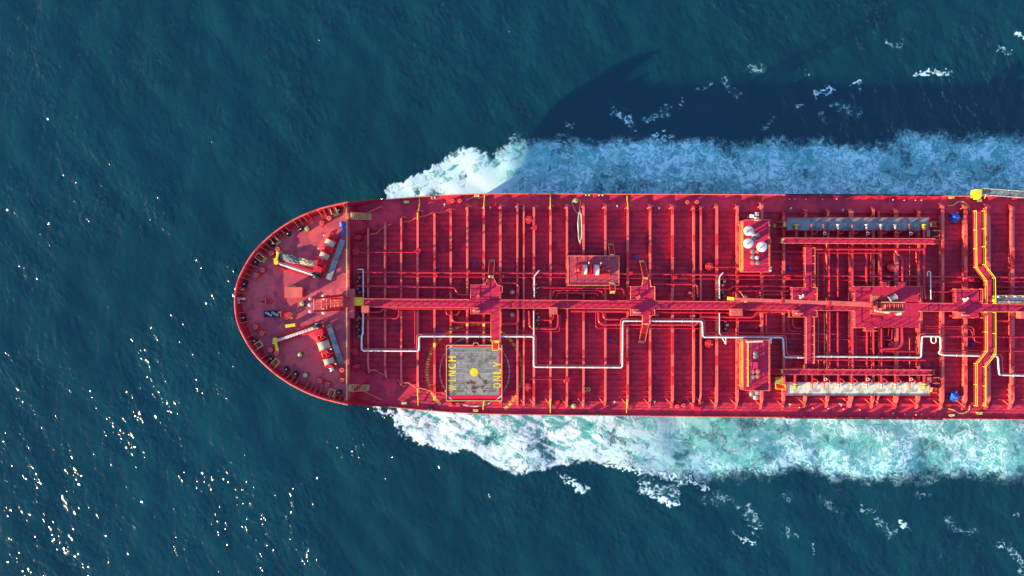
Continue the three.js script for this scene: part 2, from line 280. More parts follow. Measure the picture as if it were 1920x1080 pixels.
{
  // graded grids, fine in view and growing outwards to the horizon: the clear rippled surface, and the lit water body with its foam just under it
  const axis = (a, b, s) => { const l = []; for (let v = a; v <= b + 1e-6; v += s) l.push(v); let st = s, v = b; while (v < 4000) { st *= 1.3; v += st; l.push(v); } st = s; v = a; while (v > -4000) { st *= 1.3; v -= st; l.unshift(v); } return l; };
  const W = []; const r = mulberry(21);
  for (const [len, slope, n, spread] of [[19, 0.028, 4, 0.6], [11, 0.036, 5, 0.8], [6.5, 0.045, 8, 0.9], [4, 0.055, 10, 1.0], [2.5, 0.06, 12, 1.2], [1.6, 0.07, 12, 1.4], [1.05, 0.075, 12, 1.6]])
    for (let i = 0; i < n; i++) {
      const L = len * (0.75 + 0.55 * r()), a = Math.atan2(-0.48, 0.877) + (r() + r() + r() - 1.5) * spread, k = 2 * Math.PI / L;
      W.push([k * Math.cos(a), k * Math.sin(a), slope * Math.SQRT2 / Math.sqrt(n) / k, r() * 6.28, L]);
    }
  const sheet = (step, body) => {
    const xs = axis(X0, X1, step), zs = axis(Z0, Z1, step), nx = xs.length, nz = zs.length;
    const pos = new Float32Array(nx * nz * 3), uv = new Float32Array(nx * nz * 2), idx = new Uint32Array((nx - 1) * (nz - 1) * 6);
    for (let j = 0; j < nz; j++) for (let i = 0; i < nx; i++) {
      const x = xs[i], z = zs[j], k = j * nx + i;
      const out = Math.max(0, X0 - x, x - X1, Z0 - z, z - Z1), near = Math.exp(-out / 60);
      let y = 0;
      if (near > 0.01) {
        let big = 0, small = 0, q = -1;
        for (const w of W) { if (out > w[4] * 3 || (body && w[4] <= 5)) continue; const s = Math.sin(w[0] * x + w[1] * z + w[3]) * w[2]; if (w[4] > 5) big += s; else small += s; }
        const ti = Math.round((x - X0) / DXM), tj = Math.round((z - Z0) / DZM); if (ti >= 0 && ti < TW && tj >= 0 && tj < TH) q = tj * TW + ti;
        if (body) { y = near * big * 0.8; if (q >= 0) y += foamA[q] * 0.05 + aerA[q] * 0.14 * (fbm(x / 2.6, z / 2.6, 3) - 0.5); }
        else { const calm = q < 0 ? 1 : 1 - 0.55 * aerA[q] - 0.3 * foamA[q]; y = near * (big + small * (0.55 + 0.8 * fbm(x / 21 + 9, z / 21 + 4, 2)) * Math.max(0.25, calm)) + (q < 0 ? 0 : 0.05 * foamA[q]); }
      }
      pos[3 * k] = x; pos[3 * k + 1] = SEA + y - (body ? 0.42 : 0); pos[3 * k + 2] = z;
      uv[2 * k] = (x - X0) / (X1 - X0); uv[2 * k + 1] = (z - Z0) / (Z1 - Z0);
    }
    let o = 0;
    for (let j = 0; j < nz - 1; j++) for (let i = 0; i < nx - 1; i++) { const a = j * nx + i, b = a + 1, c = a + nx, d = c + 1; idx[o++] = a; idx[o++] = c; idx[o++] = b; idx[o++] = b; idx[o++] = c; idx[o++] = d; }
    const g = new THREE.BufferGeometry();
    g.setAttribute('position', new THREE.BufferAttribute(pos, 3)); g.setAttribute('uv', new THREE.BufferAttribute(uv, 2)); g.setIndex(new THREE.BufferAttribute(idx, 1)); g.computeVertexNormals(); return g;
  };
  const add = (name, g, mat, label) => { const m = new THREE.Mesh(g, mat); m.name = name; m.receiveShadow = true; m.castShadow = false; m.userData = { kind: 'structure', label }; scene.add(m); };
  add('sea', sheet(0.27, false), new THREE.MeshPhysicalMaterial({ color: new THREE.Color().setRGB(0.84, 0.965, 0.985), transmission: 1, thickness: 0, roughness: 0.075, ior: 1.33, specularIntensity: 1, bumpMap: seaBump, bumpScale: 0.30 }), 'teal rippled open sea around the ship');
  add('sea_wake', sheet(0.5, true), new THREE.MeshPhysicalMaterial({ map: seaColor, roughness: 1, specularIntensity: 0, bumpMap: foamBump, bumpScale: 0.12 }), 'deep teal water with white and turquoise wake foam along the hull');
}

// ------------------------------------------------------------------ the tanker: hull, decks, deck framing
const CZ = 2.75, FD = 3.0, BW = 5.2;                     // centre line z at the bow, forecastle deck height, bulwark top height
const foreHalf = [[-50.0, 0], [-49.85, 2.0], [-49.4, 4.0], [-48.4, 6.2], [-47.0, 8.5], [-45.2, 10.6], [-42.3, 13.1], [-39.0, 15.2], [-34.8, 17.0], [-29.6, 18.3]];
const mainHalf = [[-29.6, 18.4], [-26, 19.05], [-23, 19.45], [-20, 19.75], [-16, 20.05], [-13, 20.3], [-6, 20.6], [0, 20.68], [40, 20.85], [96, 20.9], [140, 20.9]];
const deckHalf = table([...foreHalf, ...mainHalf.slice(1)]);
const tilt = (x) => (x + 30.5) * 0.0078;                 // the ship lies slightly askew in the picture
const zc = (x) => CZ + tilt(x);
const waterHalf = (x) => x < -38 ? 0 : x > 4 ? 20.7 + Math.min(0.2, (x - 4) * 0.003) : 20.7 * (1 - Math.pow((4 - x) / 42, 2.0));
const ship = thing('tanker_ship', 'long red oil tanker steaming through teal sea, bow to the left', 'ship', new THREE.Vector3(0, 0, CZ));
const topY = table([[-50.0, BW], [-29.6, BW], [-28.9, 4.0], [-23.4, 0.45], [140, 0.45]]);   // sheer of the side plating
{
  // hull shell: one strip per side from the keel line up to the rail, flared at the bow
  const xs = []; for (let i = 0; i <= 60; i++) xs.push(-50.0 + 20.7 * Math.pow(i / 60, 1.9)); for (let x = -28.9; x < 132; x += 2.6) xs.push(x); xs.push(132);
  const levels = [-16, -12, -8.5, -5.5, -3, -1.5, -0.6, 0, 0, 1];  // metres; the last two rise to the rail
  const geos = [];
  for (const s of [-1, 1]) {
    const pos = [], idx = [];
    for (const x of xs) for (let l = 0; l < levels.length; l++) {
      const k = Math.max(0, Math.min(1, (x + 50.3) / 54.3));
      if (l >= 8) { const inset = l === 8 ? Math.min(0.5, 0.5 * Math.max(0, Math.min(1, (-23 - x) / 6))) * Math.min(1, deckHalf(x) / 3) * 0.9 : 0; const y = l === 8 ? (x < -29.5 ? FD : 0.02) : topY(x); pos.push(x + inset * Math.max(0, Math.min(1, (-44 - x) / 5)), y, zc(x) + s * Math.max(0, deckHalf(x) - inset)); continue; }
      const top = x < -29.55 ? FD : 0, y = levels[l] + (levels[l] > SEA ? top * (levels[l] - SEA) / -SEA : 0), t = (y - SEA) / (top - SEA), tt = y < SEA ? 0 : Math.pow(t, 4);
      // stem rake: the section slides aft as it goes down
      const xr = lerp(x + 12 * Math.pow(1 - k, 1.1), x, tt);
      const hb = lerp(waterHalf(xr), Math.max(0, deckHalf(x) - 0.5 * Math.min(1, Math.max(0, (-23 - x) / 6)) * Math.min(1, deckHalf(x) / 3)), tt);
      pos.push(xr, y, zc(x) + s * hb);
    }
    const n = levels.length;
    for (let i = 0; i < xs.length - 1; i++) for (let l = 0; l < n - 1; l++) { const a = i * n + l, b = a + n; s < 0 ? idx.push(a, a + 1, b, b, a + 1, b + 1) : idx.push(a, b, a + 1, b, b + 1, a + 1); }
    const g = new THREE.BufferGeometry(); g.setAttribute('position', new THREE.Float32BufferAttribute(pos, 3)); g.setIndex(idx); g.computeVertexNormals(); geos.push(g);
  }
  geos.push(boxAt(132.1, -7.8, zc(132), 0.2, 16.4, 41.8));
  part('hull', geos, M.hull, ship);
  // decks
  const deckPoly = (list, y, th) => { const sh = new THREE.Shape(); const pts = [...list.map(([x, hb]) => [x, zc(x) - hb]), ...[...list].reverse().map(([x, hb]) => [x, zc(x) + hb])]; sh.moveTo(pts[0][0], pts[0][1]); for (const p of pts.slice(1)) sh.lineTo(p[0], p[1]); return new THREE.ExtrudeGeometry(sh, { depth: th, bevelEnabled: false }).rotateX(Math.PI / 2).translate(0, y, 0); };
  part('main_deck', deckPoly([[-30.5, 18.2], ...mainHalf.slice(1, -1).map(([x, h]) => [x, h - 0.02]), [132, 20.88]], 0, 0.3), M.deck, ship);
  const inset = foreHalf.map(([x, h]) => [x < -44 ? x + 0.42 : x, Math.max(0, h - 0.42 * Math.min(1, h / 3))]);
  part('forecastle_deck', [deckPoly([...inset.slice(0, -1), [-29.85, 17.75]], FD, 0.25), boxAt(-29.45, FD / 2 + 0.02, CZ + 0.1, 0.85, FD, 5.4)], M.fore, ship);
  part('forecastle_bulkhead', boxAt(-29.92, (FD - 0.26) / 2 - 0.02, CZ, 0.1, FD - 0.24, 35.6), M.hull, ship);
  // bulwark cap and its stays
  const rim = []; for (const [x, h] of [...foreHalf].reverse()) rim.push(new THREE.Vector3(x, BW, zc(x) - h)); for (const [x, h] of foreHalf.slice(1)) rim.push(new THREE.Vector3(x, BW, zc(x) + h));
  const curve = new THREE.CatmullRomCurve3(rim, false, 'centripetal'), cap = curve.getSpacedPoints(150);
  part('bulwark_cap', sweep(cap, 0.17, 8), M.girder, ship);
  for (let i = 1; i < 62; i++) {
    const p = curve.getPointAt(i / 62), t = curve.getTangentAt(i / 62), nrm = new THREE.Vector3(-t.z, 0, t.x); if (nrm.dot(new THREE.Vector3(-36, 0, CZ).sub(p)) < 0) nrm.negate(); nrm.setY(0).normalize();
    if (i % 5 === 2) continue;
    const a = p.clone().setY(BW - 0.1).addScaledVector(nrm, 0.16), len = 1.3 + 0.3 * ((i * 7) % 3);
    const sh = new THREE.Shape(); sh.moveTo(0, 0); sh.lineTo(len, -(BW - 0.1 - FD)); sh.lineTo(0.35, -(BW - 0.1 - FD)); sh.lineTo(-0.05, 0);
    const g = new THREE.ExtrudeGeometry(sh, { depth: 0.05, bevelEnabled: false });
    g.applyMatrix4(MX.makeBasis(nrm, UPV, new THREE.Vector3().crossVectors(nrm, UPV)).setPosition(a));
    part('bulwark_stay', g, i % 4 ? M.rail : M.girder, ship);
  }
  // sloping bulwark wings behind the forecastle
  for (const s of [-1, 1]) {
    const sh = new THREE.Shape(); sh.moveTo(0, 0); sh.lineTo(2.4, 0); sh.lineTo(0, 2.2);
    part('wing_bracket', new THREE.ExtrudeGeometry(sh, { depth: 0.08, bevelEnabled: false }).rotateY(s * -0.12).translate(-29.4, 0.01, zc(-29) + s * 16.6), M.red, ship);
    part('wing_rail', handrail([new THREE.Vector3(-28.3, 0.02, zc(-28) + s * 16.2), new THREE.Vector3(-24.2, 0.02, zc(-24) + s * 18.1)], { r: 0.045, mid: 2, step: 1 }), M.rail, ship);
  }
  // gunwale plate and guard rails along both sides
  for (const s of [-1, 1]) {
    const line = []; for (let x = -23.4; x <= 131; x += 4) line.push(new THREE.Vector3(x, 0, zc(x) + s * (deckHalf(x) - 0.06)));
    part('gunwale', line.slice(1).map((p, i) => bar(line[i].clone().setY(0.26), p.clone().setY(0.26), 0.14, 0.5)), M.red, ship);
    const seg = (x0, x1) => { const l = []; const n = Math.max(1, Math.round((x1 - x0) / 6)); for (let i = 0; i <= n; i++) { const x = lerp(x0, x1, i / n); l.push(new THREE.Vector3(x, 0.45, zc(x) + s * (deckHalf(x) - 0.16))); } return l; };
    for (const [x0, x1] of [[-23, 0], [0, 26], [26, 50.8], [80.5, 106], [106, 131]]) part('guard_rail', handrail(seg(x0, x1), { h: 0.85, mid: 2, r: 0.04, step: 1.7, foot: 0.2 }), M.rail, ship);
    // beside the manifold the rail gives way to short plate screens
    for (let x = 51.4; x < 80; x += 2.9) part('screen_plate', [boxAt(x + 1.05, 0.68, zc(x) + s * (deckHalf(x) - 0.2), 1.75, 0.75, 0.05), boxAt(x + 0.2, 0.72, zc(x) + s * (deckHalf(x) - 0.2), 0.1, 0.9, 0.1)], M.hull, ship);
    part('edge_strip', bar(new THREE.Vector3(51, 0.5, zc(51) + s * (deckHalf(51) + 0.02)), new THREE.Vector3(80.5, 0.5, zc(80) + s * (deckHalf(80) + 0.02)), 0.22, 0.12), M.dark, ship);
  }
}
// transverse deck girders: plan x, upper end, lower end (plan tenths), flange half width
const GIRD = [[690, 425, 700, 0.2], [722, 417, 709, 0.24], [752, 405, 726, 0.2], [783, 393, 736, 0.24], [814.5, 396, 745, 0.24], [845, 390, 750, 0.24], [876, 384, 754, 0.24], [907, 383, 758, 0.26], [938, 383, 760, 0.28], [970, 381, 761, 0.22], [982, 384, 761, 0.2], [1001, 384, 763, 0.26], [1032, 383, 764, 0.26], [1063, 383, 764, 0.24], [1094, 381, 764, 0.26], [1135, 382, 764, 0.26], [1177, 383, 765, 0.26], [1219, 383, 765, 0.26], [1261, 383, 765, 0.3], [1301, 385, 766, 0.24], [1314, 386, 758, 0.2], [1344, 382, 766, 0.3], [1383, 383, 766, 0.26], [1429, 380, 767, 0.28], [1470, 396, 768, 0.26], [1511, 392, 764, 0.26], [1553, 393, 764, 0.26], [1596, 392, 764, 0.5], [1638, 388, 766, 0.28], [1648, 394, 760, 0.18], [1681, 392, 766, 0.45], [1723, 392, 766, 0.3], [1768, 382, 768, 0.3], [1811, 383, 768, 0.36], [1854, 383, 768, 0.4], [1899, 383, 768, 0.4], [1942, 384, 768, 0.3], [1984, 384, 768, 0.3], [2026, 384, 768, 0.3], [2070, 384, 768, 0.3]];
const GH = 1.4;
for (const [x, y0, y1, w0] of GIRD) {
  const w = w0 * 0.86, a = P(x, y0, GH), b = P(x, y1, GH), X = a.x, za = a.z, zb = b.z, k = 0.4, k2 = 1.9;
  const prof = new THREE.Shape(); prof.moveTo(za - 0.2, 0); prof.lineTo(za - 0.2, 0.25); prof.lineTo(za + k, GH - 0.06); prof.lineTo(zb - k2, GH - 0.06); prof.lineTo(zb + 0.2, 0.25); prof.lineTo(zb + 0.2, 0);
  const web = new THREE.ExtrudeGeometry(prof, { depth: 0.1, bevelEnabled: false }).rotateY(-Math.PI / 2).translate(X + 0.05, 0.002, 0);
  const fl = [new THREE.Vector3(X, 0.27, za - 0.2), new THREE.Vector3(X, GH - 0.03, za + k), new THREE.Vector3(X, GH - 0.03, zb - k2), new THREE.Vector3(X, 0.27, zb + 0.2)];
  const g = part('transverse_girder', [web, bar(fl[0], fl[1], w * 2, 0.06), boxAt(X, GH - 0.03, (za + zb + k - k2) / 2, w * 2, 0.06, zb - za - k - k2), bar(fl[2], fl[3], w * 2, 0.06)], M.girder, ship);
  for (const [z, s] of [[za, -1], [zb, 1]]) {
    if (x < 740) continue;
    part('end_bracket', [bar(new THREE.Vector3(X - 0.05, GH - 0.15, z - s * 0.4), new THREE.Vector3(X - (s > 0 ? 1.0 : 0.55), 0.05, z - s * (s > 0 ? 1.55 : 0.9)), 0.16, 0.09), bar(new THREE.Vector3(X + 0.05, 0.35, z), new THREE.Vector3(X + 0.85, 0.05, z - s * 0.2), 0.3, 0.08)], s > 0 ? M.rail : M.girder, g);
  }
}
// deck longitudinals
{
  const lim = table([[680, 118], [690, 138], [722, 146], [752, 158], [800, 168], [845, 174], [900, 180], [2200, 182]]);
  for (let k = -18; k <= 18; k++) {
    const off = k * 9.9 + 3; let x0 = 672; while (lim(x0) < Math.abs(off) + 2 && x0 < 1000) x0 += 4;
    const q = [x0, 2260].map((x) => P(x, cy(x) + off, 0.24));
    part('longitudinal', [bar(q[0].clone().setY(0.19), q[1].clone().setY(0.19), 0.05, 0.38), bar(q[0].clone().setY(0.385), q[1].clone().setY(0.385), 0.1, 0.03)], M.stiffShade, ship);
  }
  // coaming ribs that close the girder ends near the bow
  const rib = (l, s) => part('deck_rib', sweep(l.map(([x, y]) => P(x, y, 0.7)), 0.14, 6), M.girder, ship);
  rib([[690, 440], [705, 438], [722, 424]]); rib([[722, 424], [735, 420]]); rib([[754, 416], [768, 415], [783, 407]]); rib([[785, 407], [800, 404], [814, 397]]); rib([[816, 399], [832, 398], [845, 391]]);
  rib([[690, 694], [703, 694], [720, 703]]); rib([[752, 718], [765, 717], [783, 728]]); rib([[785, 727], [800, 730], [814, 737]]); rib([[816, 736], [830, 736], [845, 741]]);
}
// painted rings of the winching area, on the deck and on the girder tops they cross
{
  const C = [890, 697], arc = (r0, r1, a0, a1, h) => { const g = new THREE.RingGeometry(r0, r1, Math.max(2, Math.round((a1 - a0) * 40)), 1, a0, a1 - a0).rotateX(-Math.PI / 2); const p = P(C[0], C[1], h); return g.translate(p.x, h, p.z); };
  const inside = (r, a) => { const z = (697 - 540) / 10 - Math.sin(a) * r, x = (890 - 960) / 10 + Math.cos(a) * r; return z < zc(x) + deckHalf(x) - 0.5; };
  const n = 56, dashes = [];
  for (let i = 0; i < n; i++) { const a0 = i / n * 2 * Math.PI, a1 = a0 + 2 * Math.PI / n * 0.78; if (!inside(9.2, a0) || !inside(9.2, a1)) continue; dashes.push(arc(8.66, 9.22, a0, a1, 0.006)); }
  for (const d of dashes) part('ring_dash', d, M.ring, ship);
  part('white_ring', arc(6.42, 6.62, 0, 2 * Math.PI, 0.006), M.ringWhite, ship);
  for (const [x, , , w] of GIRD) for (const [r, m, name, hw] of [[8.96, M.ring, 'ring_dash', 0.45], [6.52, M.ringWhite, 'ring_patch', 0.14]]) {
    const p = P(x, 0, GH), c = P(C[0], C[1], GH), dx = p.x - c.x; if (Math.abs(dx) > r - 0.3) continue;
    for (const s of [-1, 1]) { const z = c.z + s * Math.sqrt(r * r - dx * dx); if (z > P(x, 748, GH).z || Math.abs(z - c.z) < 4.9) continue; part(name, boxAt(p.x, GH + 0.006, z, w * 2 - 0.02, 0.008, hw * 1.6), m, ship); }
  }
}
// ------------------------------------------------------------------ walkways, platforms, ladders
const gratePx = (x0, y0, x1, y1, h, nx, ny, mat, parent, name = 'grating_panel') => {   // separate plates with open joints
  const a = P(x0, y0, h), b = P(x1, y1, h), w = (b.x - a.x) / nx, d = (b.z - a.z) / ny, g = new THREE.BoxGeometry(w - 0.05, 0.08, d - (ny > 1 ? 0.05 : 0));
  const uvg = boxUV(g.toNonIndexed()), o = worldOf(parent);
  for (let i = 0; i < nx; i++) for (let j = 0; j < ny; j++) {
    const m = new THREE.Mesh(uvg, mat); m.name = name; m.castShadow = m.receiveShadow = true;
    m.position.set(a.x + (i + 0.5) * w - o.x, h - 0.04 - o.y, a.z + (j + 0.5) * d - o.z); parent.add(m);
  }
};
const legsPx = (list, h, parent, r = 0.09, mat = M.red) => { for (const [x, y] of list) { const p = P(x, y, h); part('support_leg', boxAt(p.x, (h - 0.1) / 2, p.z, r * 2, h - 0.1, r * 2), mat, parent); } };
const railPx = (pts, h, parent, mat = M.rail, o = {}) => part('handrail', handrail(pts.map(([x, y]) => P(x, y, h)), o), mat, parent);
const CWH = 2.5;
{
  // central catwalk
  const t = thing('catwalk', 'long red catwalk of grating plates down the middle of the main deck', 'catwalk', P(682, cy(682), 0));
  const segs = 82, x0 = 682, x1 = 1990;
  const g0 = P(x0, 0, CWH).x, g1 = P(x1, 0, CWH).x, w = (g1 - g0) / segs, uvg = boxUV(new THREE.BoxGeometry(w - 0.05, 0.09, 1.5).toNonIndexed()), o = worldOf(t);
  for (let i = 0; i < segs; i++) { const x = g0 + (i + 0.5) * w, m = new THREE.Mesh(uvg, M.walk); m.name = 'grating_panel'; m.castShadow = m.receiveShadow = true; m.position.set(x - o.x, CWH - 0.045, P(0, 567.2, CWH).z + tilt(x) - o.z); t.add(m); }
  const edge = (px, s) => [px, 567.2 + (px - 655) * 0.0078 + s * 7.6];
  for (const s of [-1, 1]) {
    const stops = s < 0 ? [[684, 880], [940, 1140], [1157, 1178], [1228, 1480], [1530, 1597], [1724, 1782], [1836, 1842], [1864, 1990]] : [[694, 880], [940, 1030], [1047, 1180], [1228, 1371], [1394, 1476], [1530, 1592], [1722, 1786], [1843, 1990]];
    for (const [a, b] of stops) railPx([edge(a, s), edge(b, s)], CWH, t, a > 1840 ? M.tan : M.rail, { r: 0.055 });
    part('side_beam', bar(P(...edge(682, s * 0.9), CWH - 0.2), P(...edge(1990, s * 0.9), CWH - 0.2), 0.12, 0.3), M.red, t);
  }
  for (let x = 692; x < 1960; x += 41) legsPx([edge(x, -0.85), edge(x, 0.85)], CWH - 0.25, t, 0.08);
  single('landing_plate', 'bright yellow landing plate where the catwalk meets the forecastle', 'plate', [boxPx(663.5, 557.5, 682, 573, CWH - 0.1, CWH + 0.04), boxPx(664, 558, 667, 572, 0, CWH - 0.1), boxPx(679, 558, 682, 572, 0, CWH - 0.1)], M.yellow, P(673, 565, 0));
}
function platform(label, rect, legs, rails, extra = []) {
  const [x0, y0, x1, y1] = rect, h = CWH + 0.012, t = thing('platform', label, 'platform', P((x0 + x1) / 2, (y0 + y1) / 2, 0), 'catwalk platforms');
  const nx = Math.max(2, Math.round((x1 - x0) / 18)), mid = 567 + (x0 - 655) * 0.0078;
  gratePx(x0, y0, x1, mid - 8, h, nx, 1, M.walk, t); gratePx(x0, mid + 8, x1, y1, h, nx, 1, M.walk, t);
  for (const e of extra) gratePx(...e, h, 1, Math.max(1, Math.round((e[3] - e[1]) / 22)), M.walk, t, 'landing');
  legsPx(legs, h, t, 0.12);
  for (const r of rails) railPx(r, h, t, M.rail, { r: 0.06 });
  return t;
}
platform('square catwalk platform nearest the bow, linked to the winching area', [883, 534, 938, 588], [[886, 537], [935, 537], [886, 585], [935, 585]],
  [[[883, 559], [883, 534], [910, 534], [914, 523]], [[927, 523], [932, 534], [942, 537], [942, 548], [938, 548], [938, 559]], [[883, 575], [883, 588], [921, 588], [921, 640]], [[938, 576], [938, 640]]], [[913, 522, 928, 533.6], [921.5, 588.4, 937.5, 640]]);
platform('square catwalk platform beside the raised mooring winch platform', [1181, 537, 1226, 591], [[1184, 540], [1223, 540], [1184, 588], [1223, 588]],
  [[[1181, 562], [1181, 537], [1202, 537], [1204, 525]], [[1217, 525], [1219, 537], [1226, 537], [1226, 562]], [[1181, 580], [1181, 591], [1203, 591], [1203, 607]], [[1226, 580], [1226, 591], [1217, 591], [1217, 607]]], [[1203.5, 524, 1217, 536.6], [1203.5, 591.4, 1217, 607]]);
platform('catwalk platform under the crane boom, joining both manifold walkways', [1482, 539, 1528, 594], [[1485, 542], [1525, 542], [1485, 591], [1525, 591]],
  [[[1482, 564], [1482, 539], [1506, 539], [1506, 465]], [[1524, 465], [1524, 539], [1528, 539], [1528, 564]], [[1476, 582], [1476, 594], [1508, 594], [1508, 680]], [[1523, 680], [1523, 594], [1528, 594], [1528, 582]]], [[1506.5, 460, 1523.5, 538.6], [1508, 594.4, 1522.5, 682]]);
platform('largest catwalk platform, carrying the hose crane', [1598, 537, 1723, 614], [[1602, 541], [1660, 541], [1719, 541], [1602, 610], [1660, 610], [1719, 610]],
  [[[1598, 564], [1598, 537], [1650, 537], [1650, 529], [1663, 529], [1663, 537], [1723, 537], [1723, 565]], [[1598, 583], [1598, 614], [1618, 614], [1618, 620], [1640, 620], [1640, 614], [1723, 614], [1723, 584]]], [[1650, 529, 1663, 536.6], [1684, 529, 1700, 536.6], [1618.5, 614.4, 1640, 620]]);
platform('catwalk platform farthest from the bow, next to yellow railed walkway', [1786, 542, 1836, 596], [[1789, 545], [1833, 545], [1789, 593], [1833, 593]],
  [[[1786, 566], [1786, 542], [1836, 542], [1836, 566]], [[1786, 585], [1786, 596], [1838, 596], [1838, 585]]]);
function walkway(label, pts, wd, h, mat, opts = {}) {      // narrow walkway along a polyline, with plates and rails
  const t = thing('walkway', label, 'walkway', P(pts[0][0], pts[0][1], 0), opts.group), v = pts.map(([x, y]) => P(x, y, h));
  for (let i = 0; i < v.length - 1; i++) {
    const l = v[i].distanceTo(v[i + 1]), n = Math.max(1, Math.round(l / (opts.plate || 2))), d = v[i + 1].clone().sub(v[i]);
    for (let j = 0; j < n; j++) part('grating_panel', bar(v[i].clone().addScaledVector(d, (j + 0.015) / n), v[i].clone().addScaledVector(d, (j + 0.985) / n), wd, 0.08), mat, t);
    if (opts.legs !== false) for (let j = 0; j <= n; j += 2) { const p = v[i].clone().addScaledVector(d, Math.min(0.98, Math.max(0.02, j / n))); part('support_leg', boxAt(p.x, (h - 0.06) / 2, p.z, 0.16, h - 0.06, 0.16), M.red, t); }
  }
  const side = (s) => v.map((p, i) => { const a = v[Math.max(0, i - 1)], b = v[Math.min(v.length - 1, i + 1)], d1 = (i ? p.clone().sub(a) : b.clone().sub(p)).normalize(), d2 = (i < v.length - 1 ? b.clone().sub(p) : p.clone().sub(a)).normalize(), n1 = new THREE.Vector3(-d1.z, 0, d1.x), n2 = new THREE.Vector3(-d2.z, 0, d2.x), m = n1.clone().add(n2).normalize(); return p.clone().addScaledVector(m, s * wd / 2 / Math.max(0.4, m.dot(n1))); });
  if (opts.screen) part('added_shade_screen', bar(side(opts.screen)[0].setY(h / 2 + 0.15), side(opts.screen)[1].setY(h / 2 + 0.15), 0.05, h - 0.3), M.red, t);  // added plate, unseen from above, that casts shade on the drip tray
  for (const s of [-1, 1]) part('handrail', handrail(side(s), { r: opts.r || 0.055, h: 1.0, mid: 1, ...opts.rail }), opts.railMat || M.rail, t);
  return t;
}
walkway('red grating walkway along the upper grey manifold drip tray', [[1470, 451.5], [1748, 453]], 0.95, 3.4, M.walk, { screen: -1 });
walkway('red grating walkway along the lower sunlit manifold drip tray', [[1468, 696], [1742, 697.5]], 0.95, 2.2, M.walk);
walkway('yellow railed walkway from the catwalk up to the gangway side', [[1832.5, 396], [1833.5, 499], [1852, 524], [1852.5, 569]], 1.55, 2.3, M.walk, { railMat: M.yellow, r: 0.06, rail: { mid: 1, step: 3.2 } });
walkway('yellow railed walkway from the catwalk down to the sunlit side', [[1853, 586], [1853, 661], [1834, 684], [1834, 760]], 1.55, 2.3, M.walk, { railMat: M.yellow, r: 0.06, rail: { step: 3.2 } });
function ladder(label, top, bottom, h1, h0, wd, ends = M.lemon, bodyMat = M.red) {   // inclined ladder with painted end treads
  const a = P(top[0], top[1], h1), b = P(bottom[0], bottom[1], h0 + 0.05), t = thing('deck_ladder', label, 'ladder', b.clone().setY(h0), 'inclined deck ladders');
  const d = b.clone().sub(a), flat = new THREE.Vector3(d.x, 0, d.z).normalize(), sd = new THREE.Vector3(-flat.z, 0, flat.x), n = Math.max(5, Math.round(d.length() / 0.42));
  for (const s of [-1, 1]) { part('stringer', bar(a.clone().addScaledVector(sd, s * wd / 2), b.clone().addScaledVector(sd, s * wd / 2), 0.07, 0.18), bodyMat, t); part('handrail', [cylBetween(a.clone().addScaledVector(sd, s * wd / 2).setY(a.y + 0.9), b.clone().addScaledVector(sd, s * wd / 2).setY(b.y + 0.9), 0.04, 6), ...[0.1, 0.5, 0.9].map((k) => { const p = a.clone().lerp(b, k).addScaledVector(sd, s * wd / 2); return boxAt(p.x, p.y + 0.45, p.z, 0.05, 0.9, 0.05); })], M.rail, t); }
  for (let i = 0; i <= n; i++) { const p = a.clone().lerp(b, i / n), end = i === 0 || i === n; part('tread', bar(p.clone().addScaledVector(sd, -wd / 2 + 0.04), p.clone().addScaledVector(sd, wd / 2 - 0.04), end ? 0.46 : 0.24, 0.04), end ? ends : bodyMat, t); }
  return t;
}
ladder('red ladder with yellow end treads above the square platform nearest the bow', [920.5, 519], [922.5, 489], 2.45, 0, 1.0);
ladder('red ladder with yellow end treads above the second catwalk platform', [1210, 522], [1203, 490], 2.45, 0, 0.95);
ladder('red ladder with yellow end treads below the second catwalk platform', [1209.5, 606], [1202, 641], 2.45, 0, 1.1);
ladder('red ladder above the raised mooring winch platform', [1147, 479], [1144, 458], 1.9, 0, 0.95);
ladder('short red ladder between mooring winch platform and catwalk', [1148, 548], [1147, 532], CWH, 1.9, 0.95);
ladder('tan ended ladder down from the forecastle on the upper side', [659.5, 405], [694, 406.5], 3.05, 0, 1.15, M.tan, M.tan);
ladder('tan ended ladder down from the forecastle on the lower side', [655.5, 727], [690, 727], 3.05, 0, 1.15, M.tan, M.tan);
ladder('ladder at the bow end of the upper grey drip tray', [1471, 421], [1453, 422], 1.75, 0, 0.95, M.lemon);
ladder('ladder at the bow end of the upper manifold walkway', [1467, 451.5], [1446, 452], 3.4, 0, 0.9, M.lemon);
ladder('ladder at the bow end of the lower manifold walkway', [1467, 696], [1440, 695.5], 2.2, 0, 0.9, M.lemon);
ladder('ladder at the far end of the upper grey drip tray', [1745, 421], [1753, 421], 1.75, 0, 0.85, M.lemon);
ladder('ladder at the far end of the upper manifold walkway', [1744, 453.5], [1758, 453.5], 3.4, 0, 0.85, M.lemon);
ladder('ladder at the far end of the lower sunlit drip tray', [1746, 731], [1754, 731], 1.9, 0, 0.85, M.lemon);
ladder('ladder at the far end of the lower manifold walkway', [1738, 697], [1750, 697], 2.2, 0, 0.85, M.lemon);
